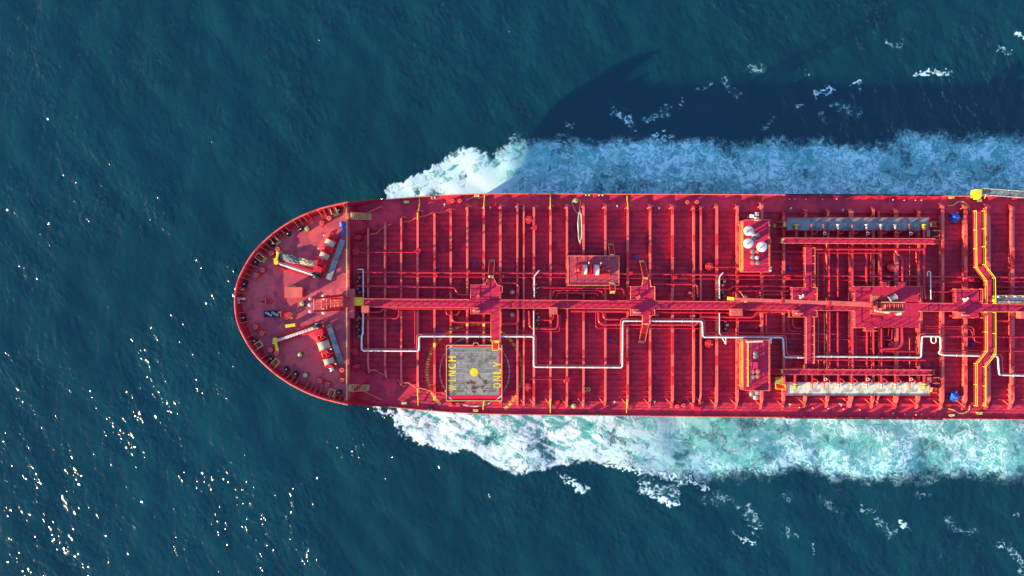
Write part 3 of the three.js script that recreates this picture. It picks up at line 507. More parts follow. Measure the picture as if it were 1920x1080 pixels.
{ // winching platform
  const h = 1.75, t = thing('winching_platform', 'grey tiled winching platform marked WINCH ONLY inside the painted rings', 'platform', P(889, 699, 0));
  part('frame', [boxPx(837, 647, 941, 651, h - 0.35, h + 0.02), boxPx(837, 741, 941, 751, h - 0.35, h + 0.02), boxPx(837, 651, 843, 741, h - 0.35, h + 0.02), boxPx(936, 651, 941, 741, h - 0.35, h + 0.02)], M.red, t);
  const cols = [843, 853, 873.5, 894, 914.5, 936], tiles = [];
  for (let c = 0; c < 5; c++) for (let r = 0; r < 9; r++) { const y0 = 651 + r * 10, m = (c === 2 || c === 3) && r > 4 ? M.rusty : M.grate; part('tile', boxPx(cols[c] + 0.5, y0 + 0.5, cols[c + 1] - 0.5, y0 + 9.5, h - 0.02, h + ((c * 5 + r * 7) % 5) * 0.004), m, t); }
  part('tile_bed', boxPx(843, 651, 936, 741, h - 0.16, h - 0.025), M.cream, t);
  part('edge_rail', [[837, 647.4, 887, 647.4], [887, 647.4, 888, 643], [888, 643, 896, 643], [896, 643, 897, 647.4], [897, 647.4, 922, 647.4], [936, 647.4, 941, 647.4], [941, 647.4, 941, 751.4], [941, 751.4, 837, 751.4], [837, 751.4, 837, 647.4]].map(([a, b, c, d]) => bar(P(a, b, h + 0.1), P(c, d, h + 0.1), 0.13, 0.14)), M.tan, t);
  legsPx([[840, 650], [938, 650], [840, 748], [938, 748], [889, 650], [889, 748]], h - 0.35, t, 0.14);
  const spot = P(889, 698, h + 0.03); part('centre_spot', new THREE.CylinderGeometry(0.78, 0.78, 0.012, 28).translate(spot.x, h + 0.03, spot.z), M.yellow, t);
  const font = await new FontLoader().loadAsync('fonts/droid/droid_sans_bold.typeface.json');
  const text = (s, x, y, wide, tall) => { // reads upwards in the picture: letter tops to the left
    const list = []; const n = s.length;
    for (let i = 0; i < n; i++) {
      const g = new TextGeometry(s[i], { font, size: 1, depth: 0.012, curveSegments: 4, bevelEnabled: false }); g.computeBoundingBox(); const b = g.boundingBox, bw = b.max.x - b.min.x, bh = b.max.y - b.min.y;
      g.translate(-(b.min.x + bw / 2), -(b.min.y + bh / 2), 0); g.scale(wide / n * (s[i] === 'I' ? 0.32 : 0.74) / bw, tall / bh, 1);
      g.rotateX(-Math.PI / 2).rotateY(Math.PI / 2); const c = P(x, y, h + 0.03); g.translate(c.x, h + 0.024, c.z + wide / 2 - (i + 0.5) * wide / n); list.push(g);
    } return list; };
  part('winch_lettering', text('WINCH', 847.5, 700, 6.7, 1.5), M.yellow, t, 'yellow word WINCH painted on the left side');
  part('only_lettering', text('ONLY', 932, 703, 5.2, 1.4), M.yellow, t, 'yellow word ONLY painted on the right side');
  const corner = (x0, y0, x1, y1) => part('corner_stripe', bar(P(x0, y0, h + 0.026), P(x1, y1, h + 0.026), 0.2, 0.012), M.ringWhite, t);
  corner(838, 656, 847, 648.5); corner(931, 648.5, 940, 656); corner(838, 742, 848, 750.5); corner(930, 750.5, 940, 742);
  const st = thing('access_steps', 'yellow framed steps from the cross walkway onto the winching platform', 'steps', P(929, 648, 0));
  part('frame', [[923, 640, 923, 657], [935, 640, 935, 657], [923, 657, 935, 657], [921.5, 639, 936.5, 639]].map(([a, b, c, d]) => bar(P(a, b, 2.5), P(c, d, 2.5), 0.16, 0.16)), M.yellow, st);
  part('tread', boxPx(925, 643, 933, 654, 1.79, 2.1), M.scarlet, st); part('top_tread', boxPx(923.5, 640, 934.5, 643, 1.79, 2.45), M.yellow, st);
}
// ------------------------------------------------------------------ pipework
const saddleG = boxUV(new THREE.BoxGeometry(1, 1, 1).toNonIndexed());
function pipe(label, px, r, mat = M.pipe, layer = 0, o = {}) {
  const h = o.h || GH + 0.08 + r + layer * 0.42, v = px.map(([x, y, hh]) => P(x, y, hh === undefined ? h : hh));
  const t = thing(o.name || 'deck_pipe', label, o.category || 'pipe', v[0].clone().setY(o.h ? 0 : GH), o.group);
  part('pipe_run', sweep(v, r, r > 0.14 ? 10 : 7, Math.max(0.25, r * 2.6)), mat, t);
  if (r >= 0.1) for (let i = 0; i < v.length - 1; i++) {               // bolted flanges and saddles over the girders
    const l = v[i].distanceTo(v[i + 1]), d = v[i + 1].clone().sub(v[i]).normalize();
    for (let s = 2.6; s < l - 1.2; s += 8.4) { const p = v[i].clone().addScaledVector(d, s); part('flange', cylBetween(p.clone().addScaledVector(d, -0.05), p.clone().addScaledVector(d, 0.05), r * 1.55, 10), mat, t); }
  }
  const O = worldOf(t);
  for (let i = 0; i < v.length - 1; i++) if (Math.abs(v[i].x - v[i + 1].x) > Math.abs(v[i].z - v[i + 1].z)) for (const [gx] of GIRD) {
    const X = P(gx, 0, GH).x, k = (X - v[i].x) / (v[i + 1].x - v[i].x); if (k <= 0.01 || k >= 0.99) continue;
    const z = lerp(v[i].z, v[i + 1].z, k), y = h - r * 0.6, m = new THREE.Mesh(saddleG, M.red); m.name = 'saddle'; m.castShadow = m.receiveShadow = true;
    m.scale.set(0.16, y - GH, r * 1.6); m.position.set(X - O.x, (y + GH) / 2 - O.y, z - O.z); t.add(m);
  }
  return t;
}
pipe('long red main running the deck above the catwalk, thicker of two', [[668, 510.5], [1063, 512.6], [1340, 515.3], [1990, 521]], 0.17);
pipe('thin red line just below the long main above the catwalk', [[668, 518], [1063, 520.5], [1340, 523], [1990, 529]], 0.075);
pipe('red pipe from the forecastle bending into the first platform', [[668, 536], [850, 539], [856, 545], [858, 553], [880, 553]], 0.18);
pipe('red hoop pipe to the right of the first platform', [[929, 531], [968, 531], [972, 535], [972, 556]], 0.18);
pipe('red pipe passing below the mooring winch platform, outermost of three', [[1011, 539], [1166, 541], [1170, 545], [1170, 556]], 0.17);
pipe('red pipe below the mooring winch platform, middle of three', [[1036, 555], [1038, 545], [1060, 544], [1128, 545], [1132, 556]], 0.15);
pipe('red pipe below the mooring winch platform, innermost of three', [[1043, 556], [1046, 549.5], [1118, 550], [1122, 556]], 0.15);
pipe('red hoop pipe to the right of the second platform above the catwalk', [[1225, 533], [1304, 533], [1308, 537], [1308, 558]], 0.16);
pipe('red pipe with a step under the crane boom tip, outermost', [[1348, 543], [1366, 543.5], [1376, 536.5], [1480, 537]], 0.15);
pipe('red elbow pipe under the crane boom, middle', [[1374, 558], [1375, 549], [1381, 545.5], [1480, 546]], 0.17);
pipe('short red elbow pipe nearest the catwalk under the crane boom', [[1420, 558], [1423, 552], [1480, 553]], 0.15);
pipe('small red line linking hatch and valve near the bow', [[674, 473], [783, 473]], 0.1);
pipe('small red line ending at the upper vent house', [[1338, 501], [1386, 501]], 0.1);
pipe('small red line from the upper vent house to the manifold', [[1441, 471], [1505, 472.5]], 0.1);
pipe('upper manifold header pipe running across all the crossovers', [[1529, 467], [1726, 467.6], [1734, 466], [1735, 456]], 0.21, M.pipe, 1.3);
pipe('thinner header pipe below the upper manifold header', [[1529, 474], [1650, 474.6]], 0.13, M.pipe, 1.3);
pipe('angled red pipe right of the crane platform', [[1736, 529.5], [1802, 530], [1806, 541]], 0.1);
pipe('short red pipe leading into the last platform', [[1745, 547], [1786, 547.5]], 0.12);
pipe('thin red line right of the yellow walkway, upper of two', [[1866, 538], [1990, 539]], 0.07);
pipe('thin red line right of the yellow walkway, lower of two', [[1866, 546], [1990, 547]], 0.07);
// crossovers from the upper manifold
const cross = (label, list, r, mat = M.pipe, layer = 0.4) => pipe(label, list, r, mat, layer, { name: 'crossover_pipe', group: 'manifold crossover pipes' });
cross('first thin pale crossover beside the upper cross walkway', [[1533.5, 466], [1533.5, 556]], 0.08, M.pink);
cross('second thin crossover beside the upper cross walkway', [[1545, 474], [1545, 556]], 0.09);
cross('third crossover from the bow under the upper manifold', [[1555, 460], [1555, 556]], 0.15);
cross('fourth crossover from the bow under the upper manifold', [[1571, 457], [1571, 556]], 0.17);
cross('thick crossover at the bow edge of the crane platform, upper side', [[1598.5, 457], [1598.5, 560]], 0.26);
cross('thick crossover left of centre above the crane platform', [[1624.5, 457], [1624.5, 537]], 0.22);
cross('thick crossover right of centre above the crane platform', [[1651.5, 457], [1651.5, 537]], 0.23);
cross('crossover with a sideways jog above the crane platform', [[1679, 457], [1679, 471], [1692, 486], [1692, 537]], 0.21);
cross('thin branch beside the jogged crossover', [[1688, 478], [1699, 485], [1699, 537]], 0.08);
cross('very thin pale crossover above the crane platform', [[1705.5, 457], [1705.5, 537]], 0.06, M.pink);
cross('last thick crossover beside the crane platform', [[1733, 457], [1732, 545], [1735, 560]], 0.22);
// lower side
pipe('red pipe tucked under the lower edge of the catwalk near the bow', [[692, 585], [714, 585], [718, 578], [880, 579]], 0.2, M.pipe, 0, {});
pipe('red elbow pipe below the catwalk nearest the forecastle', [[668, 597], [744, 597], [748, 593], [748, 581]], 0.17);
pipe('red pipe looping into the platform nearest the bow', [[847, 582], [848, 600], [853, 604], [921, 604.5]], 0.2);
pipe('small red U shaped pipe under the catwalk', [[836, 582], [838, 590], [858, 590.5], [862, 583]], 0.12);
pipe('thin red line crossing the winching rings', [[840, 620], [1025, 621.5]], 0.07);
pipe('short vertical red pipe left of the winching rings', [[778, 583], [778, 652]], 0.1);
pipe('red hook pipe right of the first platform, lower side', [[972, 582], [972, 603], [968, 607], [941, 607]], 0.18);
pipe('wide red U shaped pipe below the box on the catwalk', [[992, 583], [993, 611], [998, 616], [1042, 616.5], [1046, 612], [1047, 590]], 0.2);
pipe('small red elbow inside the wide U shaped pipe', [[1008, 600], [1034, 600.5], [1038, 597], [1038, 590]], 0.12);
pipe('thin red line hugging the wide U shaped pipe', [[1003, 621.5], [1049, 622], [1050.5, 590]], 0.07);
pipe('small red hose line between hatch and valve right of the rings', [[993, 711], [1057, 711.5], [1059, 718]], 0.07);
pipe('thick red pipe along the catwalk edge below the mooring winch', [[1070, 583], [1176, 584]], 0.24);
pipe('red elbow pipe next to the white pipe, innermost of three', [[1131, 586], [1132, 595], [1137, 598.7], [1160, 598.7]], 0.2);
pipe('red elbow pipe crossing under the second platform, middle of three', [[1122, 586], [1123, 603], [1129, 608.5], [1304, 608.8], [1310, 604], [1311, 597]], 0.22);
pipe('thin red elbow pipe crossing under the second platform, outermost', [[1117, 586], [1117, 612], [1120, 615], [1310, 616]], 0.08);
pipe('red pipe along the catwalk edge right of the second platform', [[1230, 585], [1370, 586.5]], 0.18);
pipe('thick red pipe bending up beside the lower vent house', [[1311, 596], [1318, 594], [1411, 594.8], [1417, 590], [1420, 585], [1476, 584]], 0.25);
pipe('slim red pipe parallel to the thick one beside the lower vent house', [[1322, 600.5], [1425, 601.5]], 0.1);
pipe('short vertical red pipe above the lower vent house', [[1437, 588], [1437, 636]], 0.11, M.pipe, 1.2);
pipe('red pipe passing under the lower cross walkway', [[1326, 624], [1510, 626], [1577, 626.5]], 0.15);
pipe('wavy red line between cross walkway and crane platform', [[1473, 635.5], [1508, 636], [1540, 640], [1550, 640], [1558, 636.5], [1672, 637.5], [1673, 617]], 0.09);
pipe('outer red elbow left of the lower cross walkway', [[1477, 597], [1478, 616], [1483, 621], [1508, 621]], 0.1);
pipe('inner red elbow left of the lower cross walkway', [[1486, 597], [1487, 612], [1492, 615.5], [1508, 615.5]], 0.15);
cross('first thin pale crossover beside the lower cross walkway', [[1534.5, 586], [1534.5, 692]], 0.07, M.pink);
cross('second thin crossover beside the lower cross walkway', [[1545.5, 586], [1545.5, 692]], 0.08, M.pink);
cross('third crossover from the bow on the lower side', [[1556, 586], [1556, 692]], 0.12);
cross('fourth crossover from the bow on the lower side', [[1571, 586], [1571, 692]], 0.18);
cross('thick crossover at the bow corner of the crane platform, lower side', [[1599, 612], [1599, 692]], 0.25);
cross('thin twin beside the thick lower crossover', [[1604.5, 616], [1604.5, 664]], 0.1);
cross('crossover below the crane, left one', [[1625.5, 618], [1625.5, 692]], 0.2);
cross('crossover below the crane, middle one', [[1638, 616], [1638, 692]], 0.2);
cross('crossover below the crane, right one', [[1653, 616], [1653, 692]], 0.16);
cross('thick bent pipe curling out below the crane platform', [[1691, 613], [1692, 645], [1684, 653], [1650, 655]], 0.25);
cross('thin crossover beyond the bent pipe on the lower side', [[1705.5, 634], [1705.5, 692]], 0.07, M.pink);
pipe('thick horizontal red pipe below the bent pipe', [[1648, 659], [1722, 659.5]], 0.2);
pipe('thin red line with one corner under the crane platform', [[1600, 630.5], [1665, 630.8], [1667, 616]], 0.07);
pipe('lower manifold header pipe just below the white pipe', [[1523, 674.5], [1735, 675.5]], 0.16, M.pipe, 0.6);
pipe('small valve header between lower manifold walkway and header', [[1571, 676], [1572, 683], [1577, 686.5], [1690, 687.2]], 0.1, M.pipe, 0.6);
pipe('thin red line stepping down beside the last platform, outer', [[1735, 611.5], [1821, 612.5], [1826, 617], [1827, 638], [1831, 641.5], [1842, 642]], 0.075);
pipe('thin red line stepping down beside the last platform, inner', [[1735, 616], [1818, 617], [1823, 622], [1824, 634]], 0.07);
pipe('red line under the yellow walkway, upper', [[1770, 631], [1990, 633]], 0.12);
pipe('red line under the yellow walkway, lower', [[1770, 656], [1990, 660]], 0.12);
pipe('red elbow pipe right of the yellow walkway', [[1864, 601.5], [1890, 602], [1894, 606], [1895, 662]], 0.18);
// the white line and its red companion
const WH = 1.2;
pipe('white pipe zigzagging along the lower deck past the winching platform', [[681, 586], [680, 626], [678, 630], [678, 657.5], [786, 658], [786, 630.5], [1001, 631], [1001, 688], [1167, 689], [1168, 601.5], [1317, 602.3], [1318, 632], [1468, 633], [1470, 670], [1520, 670.5], [1533, 668.3], [1727, 670], [1729, 630.5], [1763, 631], [1764, 656], [1759, 662], [1767, 665.6], [1871, 668], [1873.5, 703], [1990, 706]], 0.16, M.white, WH, { name: 'white_pipe' });
pipe('white stub pipe beside the forecastle above the catwalk', [[670, 505], [681, 505], [681, 556]], 0.1, M.white, WH, { name: 'white_pipe' });
pipe('white hockey stick pipe right of the first platform', [[1011, 507], [1002, 518], [1002, 558]], 0.13, M.white, WH, { name: 'white_pipe' });
pipe('white hockey stick pipe left of the upper vent house', [[1356, 511], [1349, 519], [1349, 560]], 0.13, M.white, WH, { name: 'white_pipe' });
pipe('white riser pipe below the catwalk left of the lower vent house', [[1349, 587], [1349, 625], [1358, 640], [1361, 646], [1361, 632]], 0.1, M.white, WH, { name: 'white_pipe' });
pipe('white vertical pipe below the box on the catwalk', [[1001, 583], [1001, 631]], 0.12, M.white, WH, { name: 'white_pipe' });
pipe('white double stub beside the crane platform, upper side', [[1739, 518], [1739, 509], [1744.5, 509], [1745.5, 562]], 0.1, M.white, WH, { name: 'white_pipe' });
pipe('cream loop hanging below the raised bend of the white pipe', [[1746, 631], [1746, 641], [1750, 644], [1755, 642], [1755, 631]], 0.12, M.cream, WH, { name: 'white_pipe' });
const comp = (label, l) => pipe(label, l, 0.1, M.pink, 0.75, { name: 'tracer_pipe', group: 'thin pipes beside the white pipe' });
comp('thin pink pipe above the first straight of the white pipe', [[684, 654], [777, 654.5], [782, 650], [782, 629], [786, 626.5], [921, 626.8]]);
comp('thin pink pipe around the second bend of the white pipe', [[938, 627], [1002, 627], [1005, 631], [1005, 682], [1009, 684.5], [1161, 685], [1163.5, 681], [1164, 600], [1168, 597], [1203, 597]]);
comp('thin pink pipe beside the white pipe left of the lower vent house', [[1217, 597.5], [1317, 598], [1321, 602], [1322, 626], [1326, 629], [1470, 629.5], [1474, 633], [1475, 663], [1479, 666.5], [1507, 667]]);
comp('thin pink pipe over the raised bend of the white pipe', [[1723, 666], [1724, 629], [1728, 625.5], [1765, 626], [1769, 630], [1770, 655], [1768, 660], [1775, 661.5], [1842, 663]]);
comp('thin pink pipe beside the last bend of the white pipe', [[1863, 664], [1875, 665], [1879, 669], [1880, 697], [1884, 701], [1990, 702]]);

// ------------------------------------------------------------------ manifolds
function tray(label, x0, y0, x1, y1, h, mat, cuts) {
  const t = thing('drip_tray', label, 'drip tray', P((x0 + x1) / 2, (y0 + y1) / 2, 0)); let a = x0;
  for (const b of [...cuts, x1]) { part('tray_plate', boxPx(a + 0.4, y0 + 0.5, b - 0.4, y1 - 0.5, h - 0.1, h), mat, t); a = b; }
  part('rim', [boxPx(x0 - 0.8, y0 - 0.8, x1 + 0.8, y0 + 0.5, h - 0.5, h + 0.18), boxPx(x0 - 0.8, y1 - 0.5, x1 + 0.8, y1 + 0.8, h - 0.5, h + 0.18), boxPx(x0 - 0.8, y0 + 0.5, x0 + 0.5, y1 - 0.5, h - 0.5, h + 0.18), boxPx(x1 - 0.5, y0 + 0.5, x1 + 0.8, y1 - 0.5, h - 0.5, h + 0.18)], M.red, t);
  part('under_box', boxPx(x0, y0, x1, y1, h - 0.5, h - 0.12), M.red, t);
  for (let x = x0 + 8; x < x1; x += 42) legsPx([[x, y0 + 2], [x, y1 - 2]], h - 0.5, t, 0.12);
  return t;
}
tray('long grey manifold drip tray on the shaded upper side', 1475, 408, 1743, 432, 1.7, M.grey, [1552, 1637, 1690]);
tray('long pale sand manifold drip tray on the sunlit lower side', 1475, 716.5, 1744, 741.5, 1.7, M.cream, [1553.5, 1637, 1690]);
const ORD = ['first', 'second', 'third', 'fourth', 'fifth', 'sixth', 'seventh', 'eighth', 'ninth', 'tenth', 'eleventh', 'twelfth', 'thirteenth', 'fourteenth', 'fifteenth', 'sixteenth'];
function connections(side, list, y0, y1) {     // y0: walkway end, y1: open end over the tray
  const s = Math.sign(y1 - y0);
  list.forEach(([x, kind], i) => {
    const col = { yellow: M.yellow, pink: M.pink, white: M.white }[kind], r = kind === 'yellow' ? 0.3 : kind === 'white' ? 0.22 : 0.13, h = 2.25;
    const t = thing('manifold_connection', `${kind} ended manifold connection, ${ORD[i]} from the bow over the ${side} drip tray`, 'pipe end', P(x, y0, 0), 'manifold connections');
    const a = P(x, y0, h), b = P(x, y1 - s * 9, h), c = P(x, y1, h);
    part('pipe', cylBetween(a, b, r * 0.85, 10), kind === 'yellow' ? M.pipe : M.pipe, t);
    part('reducer', cylBetween(b, c, r, 12, r * 0.9), col, t);
    for (const k of [0, 0.5, 1]) { const p = b.clone().lerp(c, k), d = c.clone().sub(b).normalize(); part('flange', cylBetween(p.clone().addScaledVector(d, -0.05), p.clone().addScaledVector(d, 0.05), r * 1.5, 12), k === 1 ? col : M.pink, t); }
    part('stand', boxAt(b.x, (h - r) / 2 + 0.84, b.z, 0.2, h - r - 1.68, 0.2), M.red, t);
    if (kind !== 'yellow') { const v = a.clone().lerp(b, 0.5); part('valve', [cyl(v.x + 0.55, 1.6, 2.5, v.z, 0.09), sweep([v.clone(), v.clone().add(new THREE.Vector3(0.55, 0.1, 0.1)), v.clone().add(new THREE.Vector3(1.0, 0.05, s * 0.25)), v.clone().add(new THREE.Vector3(1.05, 0.05, s * 0.7))], 0.09, 6, 0.2)], M.pipe, t); part('hand_wheel', new THREE.TorusGeometry(0.26, 0.05, 5, 14).rotateX(Math.PI / 2).translate(v.x, h + 0.55, v.z), i % 3 === 2 ? M.white : M.scarlet, t); part('stem', cyl(v.x, h, h + 0.6, v.z, 0.05), M.pipe, t); }
  });
}
const KX = [[1493, 'yellow'], [1522, 'pink'], [1544, 'pink'], [1571, 'white'], [1598, 'pink'], [1624.5, 'white'], [1651.5, 'white'], [1678.5, 'white'], [1705, 'pink'], [1732, 'yellow']];
connections('upper', KX, 446, 421); connections('lower', [[1491, 'yellow'], [1523, 'pink'], [1545.5, 'pink'], [1572, 'white'], [1597, 'white'], [1624.5, 'white'], [1652.5, 'white'], [1679, 'white'], [1705.5, 'pink'], [1733, 'yellow']], 702, 728);
{ // yellow steps at the lower tray
  const t = thing('tray_steps', 'yellow and red railed steps beside the lower sunlit drip tray', 'steps', P(1465, 718, 0));
  part('grating', boxPx(1454, 708, 1472, 718, 1.2, 1.3), M.olive, t); part('frame', [[1453, 718, 1474, 722], [1454, 718, 1455, 728], [1472, 722, 1473, 728], [1455, 729, 1474, 730.5]].map(([a, b, c, d]) => bar(P(a, b, 2.2), P(c, d, 2.2), 0.14, 0.14)), M.yellow, t);
  part('tread', boxPx(1458, 722, 1468, 728, 1.1, 1.25), M.scarlet, t); legsPx([[1456, 709], [1471, 709], [1456, 728], [1472, 728]], 1.2, t, 0.07, M.yellow);
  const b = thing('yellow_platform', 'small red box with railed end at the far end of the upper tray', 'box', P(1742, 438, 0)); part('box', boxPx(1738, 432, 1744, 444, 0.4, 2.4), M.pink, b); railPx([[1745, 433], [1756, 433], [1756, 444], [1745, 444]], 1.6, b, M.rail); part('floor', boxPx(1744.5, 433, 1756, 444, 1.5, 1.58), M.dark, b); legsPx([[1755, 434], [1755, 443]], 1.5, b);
  const c = thing('yellow_platform', 'small orange lit box with railed end beside the lower sunlit tray', 'box', P(1742, 713, 0)); part('box', boxPx(1739, 707, 1746, 717, 0.4, 2.4), M.pink, c); railPx([[1747, 707], [1757, 707], [1757, 718], [1747, 718]], 1.6, c, M.rail); part('floor', boxPx(1746.5, 707, 1757, 718, 1.5, 1.58), M.deck, c); legsPx([[1756, 708], [1756, 717]], 1.5, c);
}
// ------------------------------------------------------------------ vent houses
const VH = 3.9, VR = VH + 0.08;
function ventHouse(label, y0, y1) {
  const h = VH, x0 = P(1382.5, 0, 0).x, x1 = P(1440, 0, h).x, z0 = P(0, y0, h).z, z1 = P(0, y1, h).z, t = thing('vent_house', label, 'deck house', new THREE.Vector3((x0 + x1) / 2, 0, (z0 + z1) / 2), 'vent houses');
  part('wall_block', boxAt((x0 + x1) / 2, h / 2, (z0 + z1) / 2, x1 - x0, h, z1 - z0), M.house, t);
  part('roof', boxAt((x0 + x1) / 2, h + 0.04, (z0 + z1) / 2, x1 - x0 + 0.2, 0.08, z1 - z0 + 0.2), M.walk, t);
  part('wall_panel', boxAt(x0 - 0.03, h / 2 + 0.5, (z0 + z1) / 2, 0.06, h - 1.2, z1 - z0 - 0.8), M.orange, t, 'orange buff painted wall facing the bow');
  part('wall_pipe', [sweep([new THREE.Vector3(x0 - 0.25, 0, z0 + 0.6), new THREE.Vector3(x0 - 0.25, 2.3, z0 + 0.6), new THREE.Vector3(x0 - 0.25, 2.3, z1 - 0.6), new THREE.Vector3(x0 - 0.25, 0, z1 - 0.6)], 0.09, 7, 0.3)], M.rail, t);
  part('roof_rail', handrail([new THREE.Vector3(x1 - 0.05, h + 0.08, z0), new THREE.Vector3(x1 - 0.05, h + 0.08, z1)], { r: 0.05 }), M.rail, t);
  for (const z of [z0, z1]) part('roof_rail', handrail([new THREE.Vector3(x0 + 0.2, h + 0.08, z), new THREE.Vector3(x1 - 0.05, h + 0.08, z)], { r: 0.045 }), M.rail, t);
  return t;
}
ventHouse('red vent house with large white hoods on the shaded upper side', 413, 510);
ventHouse('red vent house with small round hatches on the sunlit lower side', 637, 731);
function hood(label, x, y, r, h, mat, group) {
  const p = P(x, y, h), t = thing('vent_hood', label, 'vent', new THREE.Vector3(p.x, VR, p.z), group), L = (pts) => new THREE.LatheGeometry(pts.map(([a, b]) => new THREE.Vector2(a * r, b)), 24).translate(p.x, 0, p.z);
  part('stem', cyl(p.x, VR, h - r * 0.35, p.z, r * 0.5), M.red, t);
  part('cap', L([[0.55, h - r * 0.55], [1, h - r * 0.5], [1.02, h - r * 0.18], [0.8, h - r * 0.03], [0.35, h], [0.0001, h + 0.01]]), mat, t);
  part('top_bolt', [cyl(p.x + r * 0.15, h - 0.02, h + r * 0.16, p.z - r * 0.1, r * 0.22), ...(r > 0.5 ? [cyl(p.x - r * 0.35, h - 0.05, h + 0.1, p.z + r * 0.2, r * 0.13)] : [])], r > 0.5 ? M.plate : M.steel, t);
  return t;
}
hood('large white vent hood nearest the rail on the upper vent house', 1404.5, 432.5, 0.87, 6.4, M.white, 'large white vent hoods');
hood('large white vent hood against the sunlit wall, middle of the upper house', 1404, 456, 0.9, 6.4, M.white, 'large white vent hoods');
hood('large white vent hood at the far edge of the upper house', 1429.5, 462.5, 0.92, 6.4, M.white, 'large white vent hoods');
[[1412, 439, 0.36, M.white, 'small white hood touching the topmost large white hood'], [1420, 441, 0.4, M.steel, 'small silver hood right of the topmost large white hood'], [1413, 449, 0.5, M.grey, 'grey round hood between the large white hoods'], [1412, 471.5, 0.42, M.grey, 'grey hood in the first pair below the large hoods'], [1421, 471, 0.4, M.pink, 'pink hood in the first pair below the large hoods'], [1412, 481.5, 0.4, M.steel, 'silver hood in the second pair below the large hoods'], [1420, 483, 0.34, M.white, 'white hood in the second pair below the large hoods'], [1412, 492.5, 0.42, M.pink, 'pink hood in the last pair on the upper house'], [1421, 492.5, 0.42, M.grey, 'grey hood in the last pair on the upper house'],
  [1417, 662.5, 0.4, M.steel, 'silver hood, upper of the close pair on the lower house'], [1417, 669, 0.4, M.steel, 'silver hood, lower of the close pair on the lower house'], [1412, 697, 0.42, M.pink, 'pink hood at upper left of the four on the lower house'], [1421.5, 696.5, 0.42, M.pink, 'pink hood at upper right of the four on the lower house'], [1412, 707, 0.42, M.steel, 'silver hood at lower left of the four on the lower house'], [1421, 705.5, 0.4, M.pink, 'pink hood at lower right of the four on the lower house']].forEach(([x, y, r, m, l]) => hood(l, x, y, r, 5.0, m, 'small round vent hoods'));
function whiteBoxes(side, list, base) { list.forEach(([x, y, c], i) => { const h = 5.0, p = P(x, y, h), t = thing('light_box', `small ${c ? 'grey' : 'white'} box, ${['left one', 'upper right one', 'lower right one'][i]} of three on the mast end of the ${side} house`, 'box', new THREE.Vector3(p.x, 3, p.z), 'boxes at the vent house ends'); part('box', boxAt(p.x, h - 0.35, p.z, 0.62, 0.7, 0.62), M.white, t); part('lid', boxAt(p.x + 0.06, h + 0.02, p.z, 0.4, 0.05, 0.5), c ? M.grey : M.white, t); part('post', cyl(p.x, 2.0, h - 0.7, p.z, 0.08), M.red, t); });
  const a = base.map(([x, y]) => P(x, y, 3.4)); const t = thing('lattice_outrigger', `red lattice outrigger reaching from the ${side} vent house to the rail`, 'bracket', a[0].clone().setY(2.9)); for (let i = 0; i < a.length; i++) for (let j = i + 1; j < a.length; j++) part('strut', cylBetween(a[i], a[j], 0.09, 6), M.rail, t); }
whiteBoxes('upper', [[1411, 405, 0], [1420, 401, 1], [1420, 410, 1]], [[1396, 419], [1404, 425], [1415, 408], [1428, 411], [1440, 414]]);
whiteBoxes('lower', [[1411, 740, 1], [1419, 737, 0], [1418, 746, 1]], [[1398, 727], [1405, 722], [1415, 735], [1427, 727], [1388, 729]]);
{
  const t = thing('guard_frame', 'dark steel guard frame standing along the lower vent house roof', 'frame', P(1402, 680, VR)); for (const x of [1400, 1404]) part('bar', handrail([P(x, 640, VR), P(x, 723, VR)], { h: 1.0, mid: 2, r: 0.05 }), x === 1400 ? M.tan : M.dark, t); part('header', bar(P(1399, 641, VR + 1.1), P(1430, 640, VR + 1.1), 0.3, 0.25), M.cream, t);
  single('pump_box', 'magenta pump box among the hoods of the lower vent house', 'box', [boxPx(1410, 679, 1421, 691, VR, 4.9), boxPx(1413, 676.5, 1417, 694, VR, 4.5)], paint(0.62, 0.03, 0.12), P(1415, 685, VR));
  for (const [x, y, l] of [[1445, 639, 'white valve at the upper corner of the lower vent house'], [1445, 504, 'white lamp at the lower corner of the upper vent house'], [1397, 484, 'white lamp on the sunlit wall of the upper vent house']]) { const p = P(x, y, 3.2), k = thing('deck_lamp', l, 'lamp', p.clone().setY(0), 'white deck lamps'); part('head', [new THREE.SphereGeometry(0.28, 10, 8).translate(p.x, 3.1, p.z - 0.22), new THREE.SphereGeometry(0.26, 10, 8).translate(p.x, 3.05, p.z + 0.28)], M.white, k); part('post', cyl(p.x, 0, 3.0, p.z, 0.09), M.red, k); }
}
